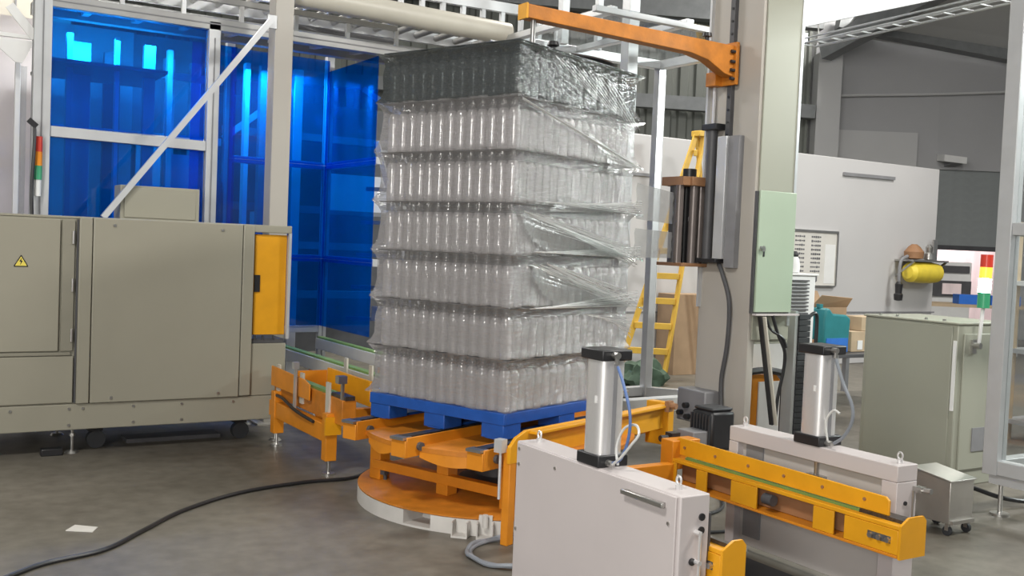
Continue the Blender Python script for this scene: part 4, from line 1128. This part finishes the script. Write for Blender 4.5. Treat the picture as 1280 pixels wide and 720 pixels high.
# ------------------------------------------------------------------ lift stands with pneumatic cylinders
def eyebolt(p, x, y, z):
    e = obj('eyebolt', MB().cyl((x, y, z), (x, y, z + 0.018), 0.014, 10), 'brushed', p)
    ring = [(x + 0.0, y + 0.013 * math.cos(a), z + 0.034 + 0.016 * math.sin(a)) for a in [2 * PI * k / 10 for k in range(10)]]
    obj('ring', MB().tube(ring, 0.0045, 6, 2, True), 'brushed', e)
def air_cylinder(p, x, y, z0, z1, w, rad, sx):
    hw, rc, ring = rad, rad * 0.62, []
    for qx, qy, a0 in ((1, 1, 0), (-1, 1, 90), (-1, -1, 180), (1, -1, 270)):
        for k in range(7):
            aa = math.radians(a0 + 15 * k)
            ring.append((x + qx * (hw - rc) + rc * math.cos(aa), y + qy * (hw - rc) + rc * math.sin(aa), z0 + 0.05))
    c = obj('air_cylinder', MB().prism(ring, (0, 0, z1 - z0 - 0.095)), 'brushed', p)
    obj('sensor_groove', box(x - hw * 0.15, x + hw * 0.15, y - hw - 0.003, y - hw + 0.004, z0 + 0.05, z1 - 0.045), 'midgrey', c)
    obj('end_cap', box(x - w / 2, x + w / 2, y - w / 2, y + w / 2, z0, z0 + 0.05), 'black', c, bevel=0.006)
    obj('end_cap', box(x - w / 2, x + w / 2, y - w / 2, y + w / 2, z1 - 0.045, z1), 'black', c, bevel=0.006)
    obj('fitting', MB().cyl((x - 0.02, y - w / 2, z1 - 0.02), (x - 0.02, y - w / 2 - 0.03, z1 - 0.02), 0.014, 10).cyl((x - 0.02, y - w / 2 - 0.02, z1 - 0.02), (x - 0.02, y - w / 2 - 0.02, z1 - 0.055), 0.010, 10), 'steel', c)
    obj('fitting', MB().cyl((x - 0.03, y - w / 2, z0 + 0.02), (x - 0.03, y - w / 2 - 0.035, z0 + 0.02), 0.014, 10), 'steel', c)
    obj('mark', box(x - rad - 0.001, x - rad + 0.006, y - 0.035, y - 0.02, (z0 + z1) / 2 + 0.02, (z0 + z1) / 2 + 0.05), 'white', c)
    return c
t = thing('lift_stand', 'nearest grey lift stand with smooth front panel and air cylinder', 'stand', (2.59, 3.35, 0))
obj('stand_body', box(2.52, 2.665, 2.80, 3.93, 0.045, 0.70), 'greybox', t, bevel=0.006)
obj('front_panel', box(2.510, 2.521, 2.815, 3.915, 0.06, 0.695), 'greybox', t, bevel=0.003)
for y in (2.87, 3.86):
    obj('foot', cyl((2.59, y, 0), (2.59, y, 0.045), 0.045, 14), 'steel', t)
h = obj('grab_handle', bar((2.488, 2.86, 0.655), (2.488, 3.11, 0.655), 0.016, 0.020), 'steel', t, bevel=0.004)
for y in (2.88, 3.09):
    obj('handle_foot', bar((2.512, y, 0.655), (2.488, y, 0.655), 0.016, 0.016), 'steel', h)
for y, z in ((2.85, 0.59), (3.89, 0.60), (3.895, 0.30), (3.89, 0.67), (3.60, 0.64)):
    obj('bolt', cyl((2.504, y, z), (2.511, y, z), 0.007, 8), 'steel', t)
eyebolt(t, 2.595, 2.90, 0.70)
eyebolt(t, 2.595, 3.86, 0.70)
obj('guide_rod', MB().cyl((2.60, 2.775, 0.10), (2.60, 2.775, 0.565), 0.006, 8).cyl((2.60, 2.80, 0.56), (2.60, 2.772, 0.56), 0.010, 8).cyl((2.60, 2.80, 0.45), (2.60, 2.768, 0.45), 0.010, 8), 'brushed', t)
for x, z in ((2.585, 0.45), (2.625, 0.565), (2.625, 0.615)):
    obj('port', cyl((x, 2.801, z), (x, 2.793, z), 0.014, 12), 'black', t)
obj('lift_bracket', box(2.66, 2.69, 2.815, 3.3, 0.42, 0.62), 'darkgrey', t)
air_cylinder(t, 2.592, 3.38, 0.70, 1.185, 0.155, 0.066, -1)
obj('air_hose', MB().tube([(2.572, 3.275, 1.12), (2.56, 3.22, 1.06), (2.56, 3.17, 0.95), (2.56, 3.17, 0.85), (2.56, 3.21, 0.76), (2.563, 3.27, 0.725)], 0.0065), 'hose_blue', t, label='blue air hose')
obj('air_hose', MB().tube([(2.562, 3.27, 0.72), (2.555, 3.21, 0.76), (2.555, 3.15, 0.82), (2.57, 3.12, 0.87), (2.585, 3.16, 0.90), (2.59, 3.24, 0.87), (2.58, 3.27, 0.79), (2.575, 3.25, 0.72)], 0.0055), 'hose_clear', t, label='clear looped air hose')

t = thing('lift_stand', 'farther grey lift stand with recessed panel and air cylinder', 'stand', (3.99, 3.45, 0))
obj('stand_body', box(3.965, 4.055, 3.005, 3.935, 0.05, 0.605), 'greypanel', t, bevel=0.003)
obj('top_rail', box(3.92, 4.06, 2.925, 3.995, 0.598, 0.675), 'greybox', t, bevel=0.004)
obj('stile', box(3.92, 4.06, 2.925, 3.01, 0.045, 0.597), 'greybox', t, bevel=0.003)
obj('stile', box(3.92, 4.06, 3.93, 3.995, 0.045, 0.597), 'greybox', t, bevel=0.003)
for y in (2.97, 3.95):
    obj('foot', cyl((3.99, y, 0), (3.99, y, 0.045), 0.045, 14), 'steel', t)
obj('slot_plate', box(3.955, 3.966, 3.78, 3.90, 0.10, 0.60), 'midgrey', t)
obj('slide_rod', MB().cyl((3.955, 3.42, 0.50), (3.955, 3.42, 0.61), 0.012, 10).box(3.93, 3.965, 3.36, 3.46, 0.50, 0.53), 'steel', t)
eyebolt(t, 3.99, 2.97, 0.675)
eyebolt(t, 3.99, 3.95, 0.675)
obj('port_block', MB().box(4.03, 4.07, 2.88, 2.925, 0.55, 0.575).cyl((4.05, 2.885, 0.56), (4.05, 2.84, 0.565), 0.013, 10).cyl((4.01, 2.905, 0.30), (4.01, 2.905, 0.56), 0.005, 8), 'steel', t)
obj('port', cyl((3.98, 2.926, 0.50), (3.98, 2.918, 0.50), 0.010, 10), 'black', t)
air_cylinder(t, 3.99, 3.455, 0.675, 1.17, 0.165, 0.070, -1)
obj('air_hose', MB().tube([(3.97, 3.35, 1.11), (3.97, 3.30, 1.0), (3.97, 3.24, 0.90), (3.97, 3.235, 0.82), (3.97, 3.28, 0.74), (3.965, 3.33, 0.70)], 0.0085), 'hose_grey', t, label='dark air hose')
obj('air_hose', MB().tube([(3.965, 3.37, 0.70), (3.96, 3.38, 0.80), (3.96, 3.34, 0.86), (3.96, 3.30, 0.85)], 0.006), 'hose_clear', t, label='clear air hose')

# ------------------------------------------------------------------ infeed conveyor
t = thing('infeed_conveyor', 'orange infeed conveyor running from behind the cabinet to turntable', 'conveyor', (3.3, 8.0, 0))
for x, y0 in ((2.66, 6.22), (3.33, 6.52), (4.0, 6.42)):
    mtl = 'orange_worn' if x < 3 else 'pipe'
    y9 = 7.56 if x < 3 else 10.2
    r = obj('rail_web', box(x - 0.05, x + 0.05, y0, y9, 0.36 if x < 3 else 0.42, 0.53), mtl, t, bevel=0.004)
    obj('belt', box(x - 0.03, x + 0.03, y0 + 0.05, y9, 0.53, 0.548), 'green_belt', r)
    obj('end_chain', box(x - 0.035, x + 0.035, y0 - 0.01, y0 + 0.22, 0.528, 0.555), 'chain', r)
    for k in range(3):
        obj('rail_bracket', box(x - 0.065, x - 0.05, y0 + 0.2 + k * 0.5, y0 + 0.26 + k * 0.5, 0.40, 0.62), 'pipe' if x < 3 else mtl, r)
g = obj('side_guard', MB().prism([(2.58, 6.75, 0.45), (2.58, 7.56, 0.45), (2.58, 7.56, 0.60), (2.58, 6.85, 0.585), (2.58, 6.75, 0.56)], (0.012, 0, 0)), 'orange', t, bevel=0.003)
obj('inner_plate', box(2.95, 2.97, 6.55, 7.35, 0.42, 0.60), 'yellow', t, bevel=0.003, label='bright yellow plate')
obj('inner_plate', box(2.72, 2.95, 7.35, 7.37, 0.42, 0.58), 'orange', t)
obj('lower_beam', MB().bar((2.60, 6.45, 0.28), (2.60, 7.56, 0.28), 0.06, 0.12), 'orange', t, bevel=0.004)
for x, y in ((2.60, 6.40), (2.60, 7.45), (3.33, 6.75), (4.0, 6.75), (3.33, 8.6), (4.0, 8.6)):
    l = obj('leg', box(x - 0.04, x + 0.04, y - 0.04, y + 0.04, 0.10, 0.42), 'orange', t, bevel=0.004)
    obj('levelling_foot', MB().cyl((x, y, 0), (x, y, 0.015), 0.045, 14).cyl((x, y, 0.015), (x, y, 0.10), 0.012, 10), 'steel', l)
obj('cross_beam', box(2.64, 4.0, 6.72, 6.78, 0.30, 0.38), 'orange', t, bevel=0.004)
obj('leg_cap', box(2.545, 2.66, 6.34, 6.36, 0.28, 0.40), 'yellow', t)
obj('sensor_post', MB().bar((2.55, 6.95, 0.35), (2.55, 6.95, 0.65), 0.015, 0.03).box(2.53, 2.57, 6.93, 6.97, 0.65, 0.70), 'alu', t)
obj('sensor_post', MB().bar((2.62, 6.25, 0.40), (2.62, 6.25, 0.66), 0.015, 0.03).box(2.58, 2.64, 6.22, 6.28, 0.64, 0.69), 'steel', t)
obj('cable', MB().tube([(2.60, 7.58, 0.38), (2.55, 7.2, 0.40), (2.54, 6.9, 0.36), (2.56, 6.6, 0.33)], 0.012), 'black', t)

# ------------------------------------------------------------------ right side
t = thing('electrical_cabinet', 'large plain grey green cabinet standing behind the farther lift stand', 'cabinet', (6.7, 4.8, 0))
obj('cabinet_body', box(6.50, 7.15, 4.42, 5.22, 0.0, 1.165), 'greygreen', t, bevel=0.006)
obj('side_panel', box(6.490, 6.501, 4.46, 5.18, 0.03, 1.15), 'greygreen', t, bevel=0.004)
obj('top_plate', box(6.485, 7.16, 4.41, 5.23, 1.165, 1.18), 'greygreen', t, bevel=0.004)
obj('front_door', box(6.56, 7.10, 4.405, 4.42, 0.12, 1.10), 'greygreen', t, bevel=0.004)
obj('door_edge', box(6.492, 6.505, 4.425, 4.45, 0.55, 1.05), 'white', t)
obj('vent_grille', box(6.70, 6.95, 4.398, 4.406, 0.25, 0.42), 'midgrey', t)
for y in (4.55, 4.7, 4.95, 5.1):
    obj('lid_bolt', cyl((6.52, y, 1.18), (6.52, y, 1.195), 0.012, 8), 'steel', t)
t = thing('stack_light', 'signal light on a white pole with its green segment lit, by grey cabinet', 'light', (6.68, 4.36, 1.0))
obj('pole', cyl((6.655, 4.36, 1.03), (6.68, 4.36, 1.30), 0.013, 12), 'white', t)
obj('pole_foot', MB().cyl((6.65, 4.40, 1.02), (6.65, 4.34, 1.02), 0.022, 12).box(6.63, 6.68, 4.39, 4.405, 0.96, 1.06), 'steel', t)
obj('base', cyl((6.68, 4.36, 1.29), (6.68, 4.36, 1.40), 0.042, 20), 'green_lens', t)
obj('green_segment', cyl((6.68, 4.36, 1.40), (6.685, 4.36, 1.50), 0.042, 20), 'green_lamp', t, label='lit green segment')
obj('amber_segment', cyl((6.685, 4.36, 1.50), (6.69, 4.36, 1.58), 0.042, 20), 'amber_lamp', t)
obj('red_segment', cyl((6.69, 4.36, 1.58), (6.69, 4.36, 1.67), 0.042, 20), 'red_lens', t)

t = thing('guard_frame', 'tall aluminium machine frame with clear panes at the right edge', 'frame', (6.2, 3.6, 0))
def prof(name, p, q, w, h=None):
    return obj(name, bar(p, q, w, h or w), 'alu_white', t, bevel=0.004)
prof('post', (6.10, 3.84, 0.26), (6.10, 3.84, 4.2), 0.10)
prof('bottom_rail', (6.10, 3.79, 0.31), (6.10, 2.2, 0.31), 0.09)
prof('bottom_rail', (6.15, 3.84, 0.31), (7.6, 3.84, 0.31), 0.09)
prof('mid_rail', (6.10, 3.79, 1.83), (6.10, 2.2, 1.83), 0.08)
prof('mid_rail', (6.15, 3.84, 1.83), (7.6, 3.84, 1.83), 0.08)
prof('post', (6.10, 2.2, 0.26), (6.10, 2.2, 4.2), 0.10)
obj('pane', box(6.10, 6.106, 2.25, 3.79, 0.36, 1.79), 'clear_acrylic', t)
obj('pane', box(6.10, 6.106, 2.25, 3.79, 1.87, 4.1), 'clear_acrylic', t)
obj('skirt_plate', box(6.085, 6.092, 2.25, 3.86, 0.20, 0.27), 'alu_white', t)
for y in (3.80, 2.3):
    l = obj('leg', cyl((6.13, y, 0.0), (6.13, y, 0.27), 0.014, 10), 'steel', t)
    obj('foot_plate', cyl((6.13, y, 0.0), (6.13, y, 0.015), 0.06, 16), 'steel', l)
obj('stay', bar((6.10, 3.52, 0.0), (6.10, 3.25, 0.27), 0.05, 0.03), 'alu_white', t)

t = thing('steel_trolley', 'small stainless steel box trolley with sloped lid on casters', 'trolley', (5.45, 3.74, 0))
obj('trolley_body', MB().prism([(5.34, 3.62, 0.07), (5.34, 3.86, 0.07), (5.34, 3.86, 0.352), (5.34, 3.62, 0.318)], (0.225, 0, 0)), 'stainless', t, bevel=0.004)
obj('lid', MB().prism([(5.33, 3.61, 0.319), (5.33, 3.89, 0.357), (5.33, 3.89, 0.366), (5.33, 3.61, 0.328)], (0.245, 0, 0)), 'stainless', t, bevel=0.002)
obj('chute', MB().bar((5.345, 4.02, 0.15), (5.345, 3.86, 0.09), 0.16, 0.012), 'stainless', t)
obj('bumper', box(5.35, 5.56, 3.60, 3.62, 0.07, 0.09), 'stainless', t)
for x, y in ((5.36, 3.64), (5.54, 3.64), (5.36, 3.84), (5.54, 3.84)):
    c = obj('caster_fork', box(x - 0.012, x + 0.012, y - 0.012, y + 0.012, 0.03, 0.07), 'steel', t)
    obj('caster_wheel', cyl((x - 0.010, y, 0.028), (x + 0.010, y, 0.028), 0.028, 16), 'rubber', c)
link_tags(obj('floor_cable', MB().tube([(5.95, 4.3, 0.20), (6.1, 4.0, 0.14), (6.35, 3.9, 0.06), (6.7, 3.8, 0.02), (7.3, 3.5, 0.015)], 0.015), 'black'), 'black cable drooping beneath the right aluminium frame', 'cable')

# background things at right, through and past the frame
t = thing('storage_rack', 'grey steel storage rack far behind the right aluminium frame', 'rack', (9.4, 5.1, 0))
for x, y in ((8.9, 4.9), (10.2, 4.9), (8.9, 5.5), (10.2, 5.5)):
    obj('rack_post', box(x - 0.03, x + 0.03, y - 0.03, y + 0.03, 0, 2.0), 'carton_pale', t)
for z in (0.15, 0.80, 1.42):
    obj('rack_shelf', box(8.85, 10.25, 4.87, 5.53, z, z + 0.04), 'white' if z > 1 else 'alu', t)
link_tags(obj('fan_motor', MB().cyl((9.1, 5.2, 1.20), (9.1, 4.95, 1.20), 0.16, 20).box(9.0, 9.2, 5.0, 5.2, 0.84, 1.06), 'greencab', None), 'pale green round motor on the rack middle shelf', 'motor')
heap('dark_bundle', 'dark bundle lying on top shelf of the far rack', (9.3, 5.2, 1.46), (0.22, 0.16, 0.18), 'darkgrey', 9)
heap('dark_bundle', 'dark bundle lying on bottom shelf of the far rack', (9.3, 5.2, 0.19), (0.25, 0.18, 0.24), 'rubber', 13)
link_tags(obj('floor_fan', MB().cyl((9.0, 4.6, 0.0), (9.0, 4.6, 0.04), 0.14).cyl((9.0, 4.6, 0.04), (9.0, 4.6, 0.2), 0.03).lathe([(0.06, 0.2), (0.12, 0.26), (0.10, 0.4), (0.05, 0.46)], (9.0, 4.6, 0), 14), 'carton_pale', None), 'pale round pedestal on floor in front of far rack', 'stand')
# workbench under the roller door
t = thing('packing_table', 'pale packing table beyond the grey cabinet under the roller door', 'table', cf(7.9, 17.5, 0))
mb = MB(); mb.prism([cf(6.6, 17.2, 0.86), cf(9.0, 17.2, 0.86), cf(9.0, 18.0, 0.86), cf(6.6, 18.0, 0.86)], (0, 0, 0.05))
obj('table_top', mb, 'carton_pale', t)
for x in (6.7, 8.9):
    for d in (17.3, 17.9):
        c = cf(x, d, 0); obj('leg', box(c.x - 0.03, c.x + 0.03, c.y - 0.03, c.y + 0.03, 0, 0.86), 'white', t)
for i, (x, z, lb) in enumerate(((7.85, 0.912, 'blue plastic crate on the packing table, left one'), (8.4, 0.912, 'blue plastic crate on the packing table, right one'))):
    mb = MB(); mb.prism([cf(x - 0.25, 17.3, z), cf(x + 0.25, 17.3, z), cf(x + 0.23, 17.6, z), cf(x - 0.23, 17.6, z)], (0, 0, 0.16))
    link_tags(obj('crate', mb, 'crate_blue'), lb, 'crate', 'blue crates on the packing table')
t = thing('sealing_machine', 'pale machine with dark control windows beyond the roller door', 'machine', cf(8.2, 19.0, 0))
def cfbox(x0, x1, d0, d1, z0, z1):
    return MB().prism([cf(x0, d0, z0), cf(x1, d0, z0), cf(x1, d1, z0), cf(x0, d1, z0)], (0, 0, z1 - z0))
obj('machine_body', cfbox(7.6, 8.55, 19.0, 19.6, 0, 1.62), 'white', t, bevel=0.01)
obj('display', cfbox(7.7, 8.5, 18.97, 19.0, 1.42, 1.55), 'darkgrey', t)
obj('control_window', cfbox(7.7, 8.54, 18.96, 19.0, 0.98, 1.27), 'darkgrey', t)
obj('screen', cfbox(8.0, 8.35, 18.94, 18.96, 1.02, 1.22), 'pink_wall', t)

# overhead at the top right: light battens and cable tray along the mast side
t = thing('light_batten', 'long white double batten light hanging at the top right of the mast', 'light', (6.5, 5.5, 3.5))
obj('batten_body', box(6.16, 6.62, 3.2, 6.4, 3.62, 3.68), 'white', t)
for x in (6.24, 6.38, 6.52):
    obj('light_tube', cyl((x, 3.2, 3.575), (x, 6.35, 3.575), 0.030, 12), 'tube_light', t)
obj('edge_lip', box(6.62, 6.635, 3.2, 6.4, 3.54, 3.69), 'alu_white', t)
for y in (3.6, 5.0, 6.2):
    obj('hanger', cyl((6.40, y, 3.68), (6.40, y, 8.8), 0.008, 8), 'steel', t)
t = thing('cable_tray', 'thin wire cable tray hung below the roof at right', 'tray', (6.9, 5.0, 3.4))
for x in (6.80, 6.98):
    obj('tray_rail', cyl((x, 2.8, 3.56), (x, 6.3, 3.45), 0.010, 8), 'alu', t)
    obj('tray_rail', cyl((x, 2.8, 3.60), (x, 6.3, 3.49), 0.008, 8), 'alu', t)
for k in range(24):
    f = k / 23
    y, z = 2.8 + 3.5 * f, 3.56 - 0.11 * f
    obj('tray_rung', cyl((6.80, y, z), (6.98, y, z), 0.007, 6), 'alu', t)
for y in (3.4, 6.2):
    obj('hanger', cyl((6.89, y, 3.5), (6.89, y, 8.8), 0.006, 8), 'steel', t)

# ------------------------------------------------------------------ floor things
link_tags(obj('floor_cable', MB().tube([(0.40, 4.90, 0.012), (0.556, 5.047, 0.012), (0.704, 5.157, 0.012), (0.971, 5.255, 0.012), (1.219, 5.526, 0.012), (1.505, 5.838, 0.012), (1.911, 6.108, 0.012), (2.362, 6.216, 0.012), (2.70, 6.22, 0.012), (2.95, 6.45, 0.012)], 0.012), 'black'),
          'long black cable snaking across the floor to the turntable', 'cable')
link_tags(obj('paper_scrap', MB().prism([(0.86, 5.70, 0.001), (0.98, 5.62, 0.001), (1.02, 5.70, 0.001), (0.92, 5.79, 0.001)], (0, 0, 0.004)), 'paper'), 'small pale scrap of card on the floor near the black cable', 'paper')
hose = [(2.56 + 0.30 + 0.30 * math.cos(a), 4.36 + 0.26 * math.sin(a), 0.014 + 0.012 * (k % 2)) for k, a in enumerate([2 * PI * q / 14 for q in range(14)])]
link_tags(obj('coiled_hose', MB().tube(hose, 0.012, 8, 4, True).tube([(x * 0.93 + 0.2, y * 0.95 + 0.22, 0.013) for x, y, z in hose], 0.010, 8, 4, True), 'hose_grey'), 'grey hose coiled on the floor in front of turntable', 'hose')
link_tags(obj('floor_shading', box(2.72, 3.90, 2.2, 3.95, 0.0, 0.010), 'rubber', None), 'dark sheet standing in for floor shade between the two lift stands', 'mat')  # dark sheet laid where the floor only lies in shade, no real mat

link_tags(obj('floor_cable', MB().tube([(3.7, 4.75, 0.012), (4.0, 4.62, 0.012), (4.25, 4.55, 0.012), (4.5, 4.62, 0.012), (4.75, 4.9, 0.012)], 0.011), 'black'), 'black cable on the floor by the foot of the mast', 'cable')
link_tags(obj('floor_cable', MB().tube([(3.95, 4.28, 0.012), (4.15, 4.22, 0.012), (4.3, 4.3, 0.012), (4.55, 4.3, 0.012), (4.8, 4.45, 0.012)], 0.009), 'rubber'), 'thin dark cable on the floor behind the farther lift stand', 'cable')

# ------------------------------------------------------------------ partition wall at far left
obj('wall_side', box(-4.0, 1.9, 13.0, 13.2, 0, 2.95), 'white_wall', kind='structure')
obj('wall_upper', box(-4.0, 1.9, 13.05, 13.2, 2.95, 6.0), 'pipe', kind='structure')
for z in (2.16, 2.62):
    obj('trim_10', box(-4.0, 1.9, 12.985, 13.0, z, z + 0.015), 'midgrey', kind='structure')
obj('trim_11', box(-4.0, 1.9, 12.97, 13.05, 2.93, 2.98), 'darkgrey', kind='structure')
for x in (0.2, 0.75, 1.3):
    obj('trim_12', box(x, x + 0.02, 13.03, 13.05, 2.98, 6.0), 'midgrey', kind='structure')
link_tags(obj('dark_cupboard', box(-0.4, 1.36, 12.5, 12.95, 0, 2.0), 'darkgrey', None, bevel=0.01), 'dark cupboard against the white wall at far left', 'cupboard')
